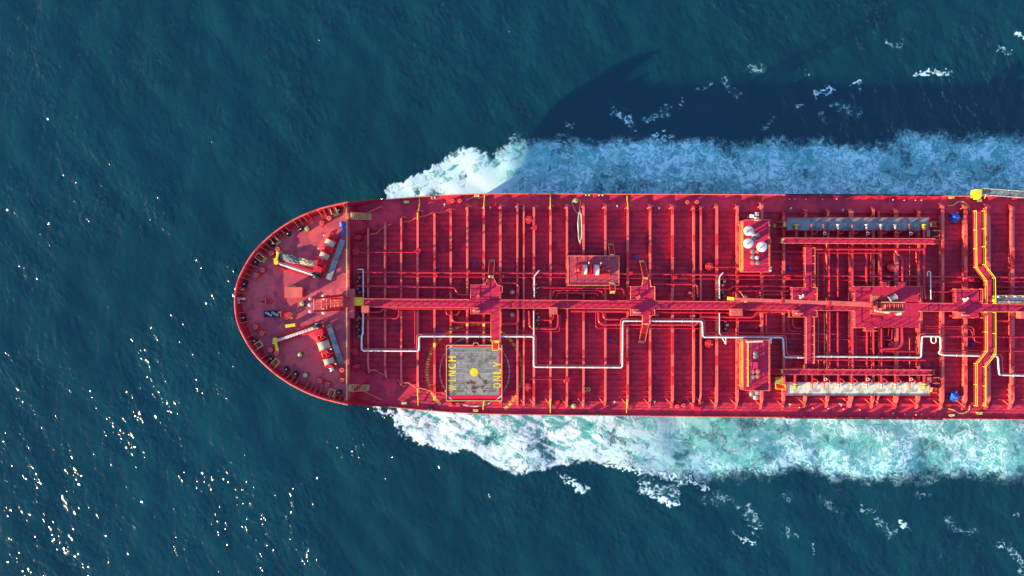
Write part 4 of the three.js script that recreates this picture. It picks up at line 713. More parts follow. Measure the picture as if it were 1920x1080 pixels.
// ------------------------------------------------------------------ hose crane
{
  const h = CWH, t = thing('hose_crane', 'hose crane with its pink boom laid along the catwalk toward the bow', 'crane', P(1658, 573, h));
  const c = P(1660, 574, 4.2); part('pedestal', [cyl(c.x, h, 4.4, c.z, 1.15, 1.05, 20), cyl(c.x, 4.3, 4.55, c.z, 1.35, 1.35, 20)], M.house, t);
  part('turret', [boxPx(1652, 567.5, 1697, 583, 4.55, 5.9), boxPx(1653, 565.5, 1695, 567.5, 4.6, 6.3), boxPx(1653, 583, 1694, 585, 4.6, 6.3)], M.house, t);
  part('service_floor', [boxPx(1632, 580, 1662, 588, 4.5, 4.6), boxPx(1632, 553, 1656, 566, 4.5, 4.6)], M.pink, t);
  part('floor_rail', [handrail([P(1632, 588, 4.6), P(1662, 588, 4.6)], { r: 0.05 }), handrail([P(1634, 553, 4.6), P(1664, 553, 4.6)], { r: 0.05 })], M.pink, t);
  const a = P(1636, 571.5, 6.4), b = P(1376, 560.6, 5.4);
  const sh = new THREE.Shape(); sh.moveTo(-0.46, -0.4); sh.lineTo(0.46, -0.4); sh.lineTo(0.46, 0.4); sh.lineTo(-0.46, 0.4);
  const boom = part('boom', [bar(b, b.clone().lerp(a, 0.34), 0.52, 0.55), bar(b.clone().lerp(a, 0.34), b.clone().lerp(a, 0.68), 0.66, 0.7), bar(b.clone().lerp(a, 0.68), a, 0.84, 0.85)], M.pink, t);
  for (const k of [0.34, 0.68, 0.985]) part('boom_collar', bar(b.clone().lerp(a, k), b.clone().lerp(a, k + 0.012), 0.95, 0.95), M.red, boom);
  part('boom_tip', [bar(P(1376, 560.6, 5.4), P(1364, 559.5, 5.3), 0.6, 0.6)], M.yellow, t);
  part('hoist_drum', [cylBetween(P(1668, 561, 6.2), P(1679, 556, 6.2), 0.42, 16)], M.plate, t); part('drum_flange', [cylBetween(P(1667, 561.5, 6.2), P(1668, 561, 6.2), 0.55, 16), cylBetween(P(1679, 556, 6.2), P(1680, 555.5, 6.2), 0.55, 16)], M.plate, t);
  for (let i = 0; i < 9; i++) part('turret_rib', boxPx(1660 + i * 4, 570, 1661.4 + i * 4, 580, 5.91, 6.1), i % 2 ? M.rustRed : M.rail, t);
  part('turret_edge', [bar(P(1652, 584, 6.4), P(1695, 584.5, 6.4), 0.14, 0.14), bar(P(1652, 566.5, 6.4), P(1697, 567, 6.4), 0.14, 0.14)], M.tan, t);
  for (let i = 0; i < 5; i++) part('floor_plate', boxPx(1634 + i * 4.4, 554.5, 1637.6 + i * 4.4, 565, 4.61, 4.66), i % 2 ? M.plate : M.rail, t);
  part('cylinder', [cylBetween(P(1640, 582, 5.0), P(1668, 586, 5.2), 0.2, 8), cylBetween(P(1676, 588, 5.0), P(1690, 587, 5.2), 0.22, 8)], M.cream, t);
  part('hinge', [cylBetween(P(1642, 565, 6.2), P(1642, 579, 6.2), 0.42, 12), boxPx(1641, 566, 1652, 578, 4.6, 6.0)], M.rustRed, t);
  part('motor', [boxPx(1655, 556, 1666, 566, 4.6, 5.6), cyl(c.x - 1.4, 4.6, 5.7, c.z - 1.3, 0.35), cyl(c.x + 0.7, 4.6, 5.5, c.z + 1.5, 0.3)], M.red, t); part('hook_block', [cyl(c.x + 1.9, 4.6, 5.3, c.z + 1.35, 0.25), boxAt(c.x + 2.2, 4.8, c.z + 1.5, 0.5, 0.4, 0.3)], M.cream, t);
  const r = thing('boom_rest', 'red A frame boom rest under the crane boom tip', 'frame', P(1392, 560, 0)); const q = P(1398, 561, 4.9); part('leg', [cylBetween(new THREE.Vector3(q.x - 0.2, 0, q.z - 2.3), q, 0.12, 8)], M.rail, r); part('leg', [cylBetween(new THREE.Vector3(q.x + 1.3, 0, q.z - 1.0), q, 0.12, 8)], M.rail, r); part('leg', [cylBetween(new THREE.Vector3(q.x, CWH, q.z + 0.4), q, 0.12, 8)], M.rail, r); part('cradle', boxAt(q.x, q.y + 0.05, q.z, 0.5, 0.14, 1.2), M.tan, r);
}
// ------------------------------------------------------------------ boxes and monitors on the catwalk
function catBox(label, x0, y0, x1, y1, h) { const t = thing('foam_box', label, 'box', P((x0 + x1) / 2, (y0 + y1) / 2, CWH), 'pink boxes beside the catwalk'); part('body', boxPx(x0, y0, x1, y1, CWH + 0.06, CWH + h), M.pink, t); part('lid', boxPx(x0 - 0.3, y0 - 0.3, x1 + 0.3, y1 + 0.3, CWH + h + 0.003, CWH + h + 0.07), M.pink, t); part('floor', boxPx(x0 - 1, y0 - 1, x1 + 1, y1 + 1, CWH - 0.06, CWH + 0.05), M.walk, t); legsPx([[x0, y0], [x1, y0], [x0, y1], [x1, y1]], CWH - 0.06, t, 0.07); }
catBox('pink box beside the yellow landing plate at the forecastle', 678, 573.5, 691, 586, 1.3);
catBox('pink box on the catwalk edge just right of the winching rings', 1030.5, 576, 1045, 589, 1.3);
catBox('pink box on the catwalk edge above the lower vent house', 1371.5, 579, 1392, 592, 1.4);
catBox('pink box at the right edge of the picture on the catwalk', 1914, 584, 1932, 597, 1.4);
function monitor(label, x, y) { const h = CWH + 0.06, p = P(x, y, h), t = thing('fire_monitor', label, 'fire monitor', p, 'fire monitors'); part('plinth', boxAt(p.x, h + 0.5, p.z, 1.2, 1.0, 1.15), M.house, t); part('swivel', [cyl(p.x, h + 1.0, h + 1.5, p.z, 0.18)], M.scarlet, t); part('barrel', cylBetween(new THREE.Vector3(p.x - 0.2, h + 1.45, p.z), new THREE.Vector3(p.x + 0.8, h + 1.75, p.z + 0.05), 0.11, 8), M.pink, t); part('hand_wheel', new THREE.TorusGeometry(0.25, 0.05, 5, 12).translate(p.x - 0.3, h + 1.5, p.z), M.white, t); }
monitor('fire monitor on the platform nearest the bow', 893, 582); monitor('fire monitor on the second catwalk platform', 1191, 585); monitor('fire monitor on the platform under the crane boom', 1491, 587); monitor('fire monitor on the last platform by the yellow walkway', 1799, 590);
for (const [x, y, m, l] of [[897, 557, M.pink, 'pale hose nozzle lying on the platform nearest the bow'], [1197, 559, M.pink, 'pale hose nozzle lying on the second catwalk platform'], [1502, 557, M.white, 'white lamp on the platform under the boom'], [1809, 563, M.cream, 'cream fitting on the last catwalk platform']]) { const p = P(x, y, CWH + 0.06), t = thing('hose_fitting', l, 'fitting', p); part('body', [boxAt(p.x, p.y + 0.25, p.z, 0.7, 0.5, 0.25, 0.6), boxAt(p.x - 0.3, p.y + 0.35, p.z - 0.2, 0.3, 0.7, 0.3)], m, t); part('knob', new THREE.SphereGeometry(0.2, 8, 6).translate(p.x + 0.1, p.y + 0.75, p.z - 0.4), m, t); }
// ------------------------------------------------------------------ winches
function winch(label, name, c, ang, h0, segs, base) {      // segs: kind, offset along the axle, length, radius
  const u = new THREE.Vector3(Math.cos(ang), 0, Math.sin(ang)), w = new THREE.Vector3(-u.z, 0, u.x), ax = h0 + 1.25, t = thing(name, label, 'winch', c.clone().setY(h0));
  const at = (k, y = ax, s = 0) => c.clone().setY(y).addScaledVector(u, k).addScaledVector(w, s);
  const L0 = Math.min(...segs.map((s) => s[1])), L1 = Math.max(...segs.map((s) => s[1] + s[2]));
  part('axle', cylBetween(at(L0), at(L1), 0.16, 10), M.red, t);
  part('bed_frame', [bar(at(L0, h0 + 0.15, -0.8), at(L1, h0 + 0.15, -0.8), 0.25, 0.3), bar(at(L0, h0 + 0.15, 0.8), at(L1, h0 + 0.15, 0.8), 0.25, 0.3)], M.red, t);
  for (const [kind, k, l, r, mat] of segs) {
    if (kind === 'drum') {
      const d = part('drum', cylBetween(at(k), at(k + l), r, 20), M.red, t);
      const rope = []; const n = Math.max(4, Math.round(l / 0.17)); for (let i = 0; i < n; i++) rope.push(new THREE.TorusGeometry(r + 0.04, 0.085, 5, 20).applyQuaternion(QT.setFromUnitVectors(new THREE.Vector3(0, 0, 1), u)).translate(...at(k + (i + 0.5) * l / n).toArray()));
      part('wound_rope', rope, mat || M.rope, d);
      for (const e of [k - 0.05, k + l + 0.05]) part('drum_flange', cylBetween(at(e - 0.05), at(e + 0.05), r + 0.3, 20), M.red, t);
      part('brake_lever', [cylBetween(at(k + l + 0.2, ax + 0.2, -0.7), at(k + l + 0.3, ax + 0.9, -1.3), 0.06, 6), new THREE.SphereGeometry(0.14, 8, 6).translate(...at(k + l + 0.3, ax + 0.9, -1.3).toArray())], M.cream, t);
    } else if (kind === 'gear') { part('gearbox', [boxAt(...at(k + l / 2, ax - 0.1).toArray(), l, 1.6, r * 2, -ang), cylBetween(at(k - 0.1), at(k + l + 0.1), r * 0.8, 16)], M.red, t); for (const s of [-1, 1]) part('pedestal', boxAt(...at(k + l / 2, h0 + 0.5, s * 0.7).toArray(), l * 0.6, 0.9, 0.35, -ang), M.scarlet, t); }
    else if (kind === 'motor') { part('motor', [cylBetween(at(k, ax - 0.2, 0.7), at(k + l, ax - 0.2, 0.7), r, 12), boxAt(...at(k + l / 2, h0 + 0.5, 0.7).toArray(), l * 0.8, 0.8, 0.5, -ang)], M.scarlet, t); part('hose', [sweep([at(k, ax, 0.2), at(k - 0.3, ax + 0.6, -0.2), at(k + l * 0.5, ax + 0.7, -0.5), at(k + l, ax, -0.9)], 0.07, 6, 0.3)], M.pink, t); }
    else if (kind === 'wheel') { part('gypsy_wheel', [new THREE.TorusGeometry(r, 0.16, 8, 22).applyQuaternion(QT.setFromUnitVectors(new THREE.Vector3(0, 0, 1), u)).translate(...at(k + l / 2).toArray()), cylBetween(at(k), at(k + l), r * 0.85, 18)], mat || M.dark, t); part('hub', cylBetween(at(k - 0.25), at(k + l + 0.25), r * 0.4, 12), M.plate, t); }
    else if (kind === 'stand') part('bearing_stand', boxAt(...at(k + l / 2, h0 + 0.75).toArray(), l, 1.5, r * 2, -ang), mat || M.red, t);
    else if (kind === 'end') part('warping_end', [cylBetween(at(k), at(k + l), r, 14), cylBetween(at(k + l - 0.1), at(k + l), r * 1.4, 14), cylBetween(at(k), at(k + 0.08), r * 1.4, 14)], mat || M.scarlet, t);
  }
  return t;
}
{
  // forecastle windlasses: axle runs from the chain gypsy outwards to the rail
  const a1 = Math.atan2(455 - 514, 619.5 - 594), c1 = P(594, 514, FD + 1);
  winch('upper forecastle windlass with two pale rope drums beside the tan rope heap', 'windlass', c1, a1, FD, [['wheel', -0.5, 0.6, 0.8], ['gear', 0.5, 1.0, 0.75], ['motor', 1.0, 1.2, 0.35], ['stand', 1.9, 0.25, 0.45], ['drum', 3.1, 1.1, 0.78, M.rope], ['stand', 4.45, 0.25, 0.6], ['motor', 4.5, 1.1, 0.35], ['drum', 5.6, 1.15, 0.82, M.rope], ['stand', 7.0, 0.25, 0.55], ['end', 7.3, 0.8, 0.36]]);
  const a2 = Math.atan2(678 - 613, 617 - 596), c2 = P(597, 613, FD + 1);
  winch('lower forecastle windlass with bulky pale rope drums', 'windlass', c2, a2, FD, [['wheel', -0.5, 0.6, 0.8], ['gear', 0.5, 1.0, 0.75], ['motor', 1.2, 1.2, 0.35], ['stand', 2.2, 0.25, 0.5], ['drum', 2.75, 1.5, 0.95, M.rope], ['gear', 4.5, 0.5, 0.5], ['motor', 4.6, 0.9, 0.3], ['stand', 5.5, 0.25, 0.5], ['drum', 6.0, 1.05, 0.82, M.rope], ['gear', 7.3, 0.45, 0.4], ['end', 7.8, 0.6, 0.32, M.white]]);
  for (const [s, pts] of [['upper', [[643, 449.5], [615.5, 524.5]]], ['lower', [[615.5, 608.5], [639.5, 680.5]]]]) {
    const t = thing('operator_platform', `long narrow grey operator platform behind the ${s} windlass`, 'platform', P(pts[0][0], pts[0][1], FD)), a = P(...pts[0], FD + 0.75), b = P(...pts[1], FD + 0.75);
    for (let i = 0; i < 4; i++) part('floor_plate', bar(a.clone().lerp(b, i / 4 + 0.004), a.clone().lerp(b, (i + 1) / 4 - 0.004), 0.98, 0.08), s === 'lower' && i % 2 === 0 ? M.plate : M.grey, t);
    for (const k of [0.03, 0.35, 0.65, 0.97]) { const p = a.clone().lerp(b, k); part('support_leg', boxAt(p.x, FD + 0.36, p.z, 0.2, 0.72, 0.5), M.dark, t); }
  }
  // anchor chains
  const chain = (label, p0, p1) => { const a = P(...p0, FD + 0.55), b = P(...p1, FD + 1.7), n = 26, geos = []; const d = b.clone().sub(a).normalize(); for (let i = 0; i < n; i++) { const p = a.clone().lerp(b, (i + 0.5) / n), g = new THREE.TorusGeometry(0.2, 0.085, 6, 12); g.scale(1.35, 1, 1); if (i % 2) g.rotateX(Math.PI / 2); else g.rotateX(0.25); g.rotateY(-Math.atan2(d.z, d.x)); geos.push(g.translate(p.x, p.y, p.z)); } single('anchor_chain', label, 'chain', geos, M.white, a.clone().setY(FD), 'anchor chains'); };
  chain('white anchor chain leading to the upper windlass', [524, 493.8], [590, 515.6]); chain('white anchor chain leading to the lower windlass', [519.5, 638.5], [591, 614]);
  const stopper = (label, p, s) => { const q = P(p[0], p[1], FD + 0.6), t = thing('chain_stopper', label, 'chain stopper', q.clone().setY(FD), 'yellow chain stoppers'); part('body', [boxAt(q.x, FD + 0.45, q.z, 0.75, 0.9, 1.0, s * 0.3), cyl(q.x, FD, FD + 1.0, q.z + 0.3 * s, 0.42)], M.yellow, t); part('bar', [boxAt(q.x + 0.25, FD + 0.75, q.z - s * 1.0, 0.4, 0.35, 1.1, s * -0.25), new THREE.SphereGeometry(0.36, 10, 8).translate(q.x + 0.35, FD + 0.75, q.z - s * 1.5)], M.yellow, t); };
  stopper('yellow chain stopper at the end of the upper anchor chain', [518.5, 489], 1); stopper('yellow chain stopper at the end of the lower anchor chain', [516.5, 640], -1);
  const guide = (label, p0, p1) => single('chain_guide', label, 'guide plate', [bar(P(...p0, FD + 0.12), P(...p1, FD + 0.12), 1.5, 0.24), ...[-1, 1].map((s) => { const a = P(...p0, FD), b = P(...p1, FD), n = new THREE.Vector3(-(b.z - a.z), 0, b.x - a.x).setLength(0.75 * s); return bar(a.clone().add(n).setY(FD + 0.3), b.clone().lerp(a, 0.72).add(n).setY(FD + 0.3), 0.1, 0.55); })], M.red, P(...p0, FD));
  guide('red guide plate under the upper anchor chain', [521, 492.5], [587, 514.5]); guide('red guide plate under the lower anchor chain', [517, 639.5], [588, 615]);
  // rope heap over the upper windlass
  const heap = (label, x0, y0, x1, y1, n, mat, spread, seed) => { const r = mulberry(seed), g = []; for (let i = 0; i < n; i++) { const l = []; const o = (i / (n - 1) - 0.5) * spread; for (let k = 0; k <= 10; k++) { const q = k / 10, e = Math.sin(q * Math.PI) * 0.5 + 0.6; const sag = lerp(y0, y1, q) + Math.sin(q * Math.PI) * -1.5; l.push(P(lerp(x0, x1, q) + (r() - 0.5) * 2, sag + o * e + (r() - 0.5) * 2.2, FD + 0.15 + 0.5 * Math.sin(q * Math.PI) * (1 - Math.abs(o / spread)) + 0.25 * r() + q * 0.5)); } g.push(sweep(new THREE.CatmullRomCurve3(l).getPoints(30), 0.13, 5)); } return single('mooring_rope', label, 'rope', g, mat, P((x0 + x1) / 2, (y0 + y1) / 2, FD)); };
  heap('tan mooring rope heap lying before the upper windlass', 552, 489, 592, 498, 12, M.ropeTan, 11, 3); heap('grey mooring rope heap leading to the yellow chain stopper', 524, 481, 560, 490, 13, M.ropeGrey, 13, 4);
  single('rope_lead', 'pale rope strands from the grey heap to the upper bollards', 'rope', [sweep([P(521, 468, FD + 0.8), P(527, 474, FD + 0.6), P(530, 479, FD + 0.3)], 0.06, 5), sweep([P(523, 466, FD + 0.8), P(528, 472, FD + 0.5), P(532, 480, FD + 0.3)], 0.06, 5)], M.rope, P(526, 473, FD));
}
{ // raised mooring winch platform above the catwalk
  const h = 1.9, t = thing('winch_platform', 'raised red platform with a double drum mooring winch above the catwalk', 'platform', P(1112, 507, 0));
  gratePx(1065, 480, 1160, 535, h, 6, 2, M.fore, t, 'deck_plate'); part('rim', [[1065, 480, 1160, 480], [1160, 480, 1160, 535], [1160, 535, 1065, 535], [1065, 535, 1065, 480]].map(([a, b, c, d]) => bar(P(a, b, h - 0.1), P(c, d, h - 0.1), 0.22, 0.35)), M.rail, t);
  legsPx([[1068, 483], [1112, 483], [1157, 483], [1068, 532], [1112, 532], [1157, 532]], h - 0.1, t, 0.15);
  for (const r of [[[1065, 507], [1065, 480], [1138, 480]], [[1155, 480], [1160, 480], [1160, 535], [1156, 535]], [[1141, 535], [1065, 535], [1065, 507]]]) railPx(r, h, t);
  winch('mooring winch with two white drums on the raised platform', 'mooring_winch', P(1076, 505, h + 1), 0.03, h, [['end', 0.2, 0.7, 0.36, M.pink], ['stand', 1.0, 0.25, 0.5], ['drum', 1.5, 0.85, 0.8, M.white], ['gear', 2.8, 0.35, 0.95], ['drum', 3.6, 0.95, 0.85, M.white], ['stand', 5.1, 0.25, 0.6], ['motor', 5.2, 1.4, 0.34]]);
}
// ------------------------------------------------------------------ foremast
{
  const X = P(640, 0, FD).x, zA = P(0, 554, FD).z, zB = P(0, 580, FD).z, t = thing('foremast', 'red foremast portal with ladder and white lamps on the forecastle', 'mast', new THREE.Vector3(X, FD, (zA + zB) / 2)), H = 23.5, m = (zA + zB) / 2;
  const leg = (s, k) => new THREE.Vector3(X + k * 0.35, lerp(FD, H, k), m + s * lerp((zB - zA) / 2, 0.98, k));
  for (const s of [-1, 1]) part('leg', cylBetween(leg(s, 0), leg(s, 1), 0.26, 10, 0.14), M.red, t);
  for (const k of [0.12, 0.26, 0.4, 0.56, 0.74, 0.98]) part('cross_tie', cylBetween(leg(-1, k), leg(1, k), 0.11, 8), M.rail, t);
  part('brace', [cylBetween(leg(-1, 0.12), leg(1, 0.26), 0.07, 6), cylBetween(leg(1, 0.12), leg(-1, 0.26), 0.07, 6), cylBetween(leg(-1, 0.26), leg(1, 0.4), 0.07, 6)], M.rail, t);
  part('ladder', [-0.22, 0.22].map((s) => cylBetween(new THREE.Vector3(X + 0.3, FD, m + s), new THREE.Vector3(X + 0.4, H - 1, m + s), 0.045, 6)).concat(Array.from({ length: 34 }, (_, i) => boxAt(X + 0.35, FD + 0.4 + i * 0.58, m, 0.06, 0.05, 0.44))), M.pink, t);
  part('lamp_platform', [boxAt(X - 0.2, 13.4, m, 1.1, 0.08, 2.9)], M.walk, t); part('platform_rail', handrail([new THREE.Vector3(X - 0.75, 13.44, m - 1.4), new THREE.Vector3(X - 0.75, 13.44, m + 1.4)], { r: 0.045 }), M.rail, t);
  const back = [new THREE.Vector3(X + 1.6, FD, m - 0.7), new THREE.Vector3(X + 1.6, FD, m + 0.7)]; for (const b of back) part('back_stay', cylBetween(b, new THREE.Vector3(X + 0.2, 12.5, m + Math.sign(b.z - m) * 0.8), 0.12, 7), M.red, t);
  for (const [y, z, r] of [[13.9, -1.35, 0.32], [13.6, -0.9, 0.3], [13.6, 1.05, 0.3], [13.9, 1.5, 0.33], [23.6, -1.0, 0.26], [23.9, 0, 0.3], [23.6, 1.0, 0.27]]) part('lamp', [new THREE.SphereGeometry(r, 10, 8).scale(1, 0.9, 1).translate(X - 0.5 * (y < 20 ? 1 : 0.3), y, m + z)], M.white, t);
  single('mast_house', 'red mast house block at the foot of the foremast', 'deck house', [boxPx(634, 556, 643, 578, FD, FD + 1.5), boxPx(640, 548, 652, 556, FD, FD + 0.7)], M.fore, P(640, 566, FD));
}
// ------------------------------------------------------------------ forecastle fittings
const fit = (name, label, category, px, py, h0, build, group) => { const p = P(px, py, h0), t = thing(name, label, category, p, group); build(t, p); return t; };
fit('store_box', 'pink lidded steel store box near the middle of the forecastle', 'box', 550, 548.5, FD, (t, p) => { part('body', boxPx(534, 539, 566, 557.5, FD, FD + 1.6), M.house, t); part('lid', boxPx(533.4, 538.4, 566.6, 558.1, FD + 1.605, FD + 1.72), M.pink, t); part('side_valve', [cyl(p.x + 1.9, FD, FD + 0.9, p.z - 0.3, 0.16), cyl(p.x + 2.2, FD, FD + 1.1, p.z + 0.4, 0.14), boxAt(p.x + 2.0, FD + 0.4, p.z, 0.4, 0.3, 1.2)], M.red, t); part('label_plate', boxAt(p.x + 0.5, FD + 1.5, p.z - 1.15, 0.7, 0.06, 0.2), M.olive, t); part('pipe_top', bar(new THREE.Vector3(p.x - 0.6, FD + 1.4, p.z - 1.1), new THREE.Vector3(p.x + 0.4, FD + 1.4, p.z - 1.12), 0.12), M.pink, t); });
fit('fairlead_frame', 'small red U shaped frame near the bow on the centre line', 'frame', 495, 565, FD, (t, p) => { part('frame', [boxAt(p.x, FD + 0.6, p.z - 0.35, 1.2, 0.25, 0.25), boxAt(p.x, FD + 0.6, p.z + 0.45, 1.2, 0.25, 0.25), boxAt(p.x + 0.5, FD + 0.6, p.z + 0.05, 0.22, 0.25, 0.7)], M.pink, t); part('roller', [cyl(p.x - 0.1, FD, FD + 0.55, p.z + 0.05, 0.24), boxAt(p.x, FD + 0.25, p.z - 0.35, 0.15, 0.5, 0.15), boxAt(p.x, FD + 0.25, p.z + 0.45, 0.15, 0.5, 0.15)], M.scarlet, t); });
fit('towing_bracket', 'dark red bracket right of the U shaped frame', 'bracket', 505, 565, FD, (t, p) => { part('plate', [boxAt(p.x, FD + 0.2, p.z, 1.1, 0.4, 0.9)], M.red, t); part('eye', new THREE.TorusGeometry(0.28, 0.1, 6, 12).rotateX(Math.PI / 2).translate(p.x - 0.2, FD + 0.5, p.z), M.red, t); });
fit('towing_tray', 'dark tray of pale chain links near the bow', 'tray', 511, 588.5, FD, (t, p) => { part('tray', [boxAt(p.x, FD + 0.1, p.z, 3.1, 0.2, 1.05), boxAt(p.x, FD + 0.25, p.z - 0.55, 3.1, 0.5, 0.06), boxAt(p.x, FD + 0.25, p.z + 0.55, 3.1, 0.5, 0.06)], M.dark, t); for (let i = 0; i < 9; i++) part('chain_link', new THREE.TorusGeometry(0.16, 0.06, 5, 10).rotateX(Math.PI / 2 + (i % 3 - 1) * 0.5).translate(p.x - 1.1 + i * 0.3, FD + 0.3, p.z + ((i * 5) % 4 - 1.5) * 0.17), M.white, t); part('end_bar', boxAt(p.x + 1.75, FD + 0.4, p.z, 0.12, 0.8, 1.1), M.pink, t); });
fit('valve_cluster', 'cluster of pink valves behind the dark chain tray', 'valves', 542, 590, FD, (t, p) => { for (let i = 0; i < 7; i++) { const a = i * 2.4, r = 0.12 + 0.09 * i; part('valve', [cyl(p.x + Math.cos(a) * r, FD, FD + 0.7 + (i % 3) * 0.25, p.z + Math.sin(a) * r, 0.1), new THREE.TorusGeometry(0.2, 0.05, 5, 10).rotateX(Math.PI / 2).translate(p.x + Math.cos(a) * r, FD + 0.72 + (i % 3) * 0.25, p.z + Math.sin(a) * r)], i % 2 ? M.pink : M.scarlet, t); } part('base', boxAt(p.x - 0.1, FD + 0.12, p.z + 0.2, 1.7, 0.24, 1.2), M.house, t); });
fit('yellow_locker', 'yellow locker beside the lower anchor chain', 'box', 547, 610, FD, (t, p) => { part('body', boxAt(p.x, FD + 0.5, p.z, 1.7, 1.0, 0.5, 0.16), M.yellow, t); part('lid', boxAt(p.x, FD + 1.03, p.z, 1.76, 0.05, 0.56, 0.16), M.yellow, t); part('handle', cylBetween(new THREE.Vector3(p.x + 0.8, FD + 0.5, p.z), new THREE.Vector3(p.x + 1.2, FD + 1.3, p.z + 0.1), 0.06, 6), M.olive, t); });
fit('blue_cover', 'blue covered machinery by the forecastle rail', 'cover', 645, 429, FD, (t, p) => { const blob = (x, z, sx, sy, sz) => { const g = new THREE.IcosahedronGeometry(1, 3), q = g.attributes.position; for (let i = 0; i < q.count; i++) { const k = 0.86 + 0.28 * noise(q.getX(i) * 3 + 9, q.getZ(i) * 3 + q.getY(i) * 2 + 4); q.setXYZ(i, q.getX(i) * k * sx, Math.max(-0.8, q.getY(i) * k) * sy, q.getZ(i) * k * sz); } g.computeVertexNormals(); return g.translate(x, FD + 0.8 * sy, z); }; part('cover', [blob(p.x, p.z - 0.7, 0.5, 1.0, 0.7), blob(p.x + 0.1, p.z + 0.7, 0.5, 0.9, 0.6)], M.blue, t); part('patch', boxAt(p.x - 0.35, FD + 1.3, p.z - 0.7, 0.2, 0.5, 0.7), M.white, t); });
fit('bow_light', 'white lamp assembly right at the bow tip', 'lamp', 452.5, 561, FD, (t, p) => { part('arm', [boxAt(p.x + 0.3, FD + 0.9, p.z - 0.1, 1.4, 0.22, 0.3), boxAt(p.x - 0.2, FD + 0.8, p.z + 0.4, 0.3, 0.2, 0.9)], M.white, t); part('post', cyl(p.x, FD, FD + 0.85, p.z, 0.16), M.dark, t); part('lamp', new THREE.SphereGeometry(0.3, 10, 8).translate(p.x - 0.45, FD + 1.1, p.z - 0.1), M.white, t); });
fit('bow_bell', 'cream fitting against the bulwark just above the bow tip', 'fitting', 449, 542, FD, (t, p) => { part('bell', new THREE.SphereGeometry(0.42, 12, 8).translate(p.x - 0.1, FD + 1.0, p.z), M.cream, t); part('bracket', boxAt(p.x + 0.5, FD + 0.7, p.z + 0.05, 1.1, 0.3, 0.45), M.tan, t); part('post', boxAt(p.x + 0.1, FD + 0.35, p.z, 0.3, 0.7, 0.3), M.red, t); });
function bollards(label, a, b, h0 = FD, r = 0.43) { const p = P(...a, h0 + 0.9), q = P(...b, h0 + 0.9), t = thing('bollard_pair', label, 'bollards', p.clone().lerp(q, 0.5).setY(h0), 'bollard pairs'); part('base', bar(p.clone().lerp(q, -0.35).setY(h0 + 0.06), q.clone().lerp(p, -0.35).setY(h0 + 0.06), 1.0, 0.12), M.red, t); for (const k of [p, q]) { const c = part('post', cyl(k.x, h0, h0 + 0.85, k.z, r * 0.85, r * 0.85, 16), M.scarlet, t); part('cap', cyl(k.x, h0 + 0.85, h0 + 0.97, k.z, r * 1.05, r, 18), M.pink, c); part('cap_centre', cyl(k.x, h0 + 0.97, h0 + 1.0, k.z, r * 0.35), M.red, c); } part('peg', cyl(q.x + 0.35, h0, h0 + 0.5, q.z - 0.15, 0.1), M.olive, t); }
[['nearest the blue cover on the upper side', [617, 409], [603, 418]], ['by the yellow chain stopper on the upper side', [520, 467], [508.5, 474.5]], ['above the bow tip, left of the upper anchor chain', [492, 506], [480, 516]], ['below the bow tip, left of the lower anchor chain', [479, 613], [491, 625]], ['under the yellow chain stopper on the lower side', [507, 656], [518.6, 662]], ['along the lower bulwark near the rail end', [599.7, 714], [614, 721]], ['upright by the aft rail on the lower side', [641, 694], [641, 713]]].forEach(([l, a, b]) => bollards(`red bollard pair ${l}`, a, b));
function roller(label, x, y, h0, s = 1, group = 'pedestal rollers') { fit('pedestal_roller', label, 'roller', x, y, h0, (t, p) => { part('pedestal', cyl(p.x, h0, h0 + 0.55 * s, p.z, 0.46 * s, 0.36 * s), M.dark, t); part('roller', [cyl(p.x, h0 + 0.55 * s, h0 + 0.85 * s, p.z, 0.34 * s), cyl(p.x, h0 + 0.85 * s, h0 + 0.95 * s, p.z, 0.46 * s, 0.42 * s, 16)], M.olive, t); part('cap', cyl(p.x - 0.1, h0 + 0.95 * s, h0 + 1.05 * s, p.z + 0.06, 0.22 * s), M.cream, t); }, group); }
roller('olive pedestal roller between upper bulwark and upper windlass', 578, 429.5, FD); roller('olive pedestal roller on the forecastle centre line before the mast', 568.5, 569, FD); roller('olive pedestal roller alone on the open lower forecastle', 564.5, 664.5, FD); roller('olive pedestal roller near the lower bulwark', 575, 702.5, FD);
roller('olive pedestal roller at the upper rail holding the rope coil', 1078.5, 377.5, 0, 1.05); roller('olive pedestal roller at the lower rail opposite the rope coil', 1075, 760, 0, 1.05);
[['on the upper bulwark nearest the blue cover', 630.5, 390, 0.35], ['on the upper bulwark left of the rope heap', 516.5, 446, 0.7], ['on the upper bulwark nearest the bow tip', 489, 480, 0.9], ['on the lower bulwark nearest the bow tip', 487, 648, -0.95], ['on the lower bulwark in the middle', 519.5, 682, -0.75], ['on the lower bulwark next to the rail end', 627, 740, -0.4]].forEach(([l, x, y, a]) => fit('step_frame', `tan step frame ${l}`, 'frame', lerp(x, 570, 0.03), lerp(y, 567, 0.03), FD, (t, p) => { const R = new THREE.Euler(0, a, 0), B = (dx, y0, dz, w, h, d) => { const v = new THREE.Vector3(dx, 0, dz).applyEuler(R); return boxAt(p.x + v.x, y0, p.z + v.z, w, h, d, a); }; part('rail', [B(-0.5, FD + 1.5, 0, 0.12, 0.12, 1.3), B(0.5, FD + 1.5, 0, 0.12, 0.12, 1.3), B(0, FD + 1.5, -0.65, 1.1, 0.12, 0.12)], M.tan, t); part('step', B(0, FD + 0.4, 0.75, 1.05, 0.1, 0.5), M.olive, t); part('leg', [B(-0.5, FD + 0.75, 0.6, 0.1, 1.5, 0.1), B(0.5, FD + 0.75, 0.6, 0.1, 1.5, 0.1)], M.tan, t); }, 'bulwark step frames'));
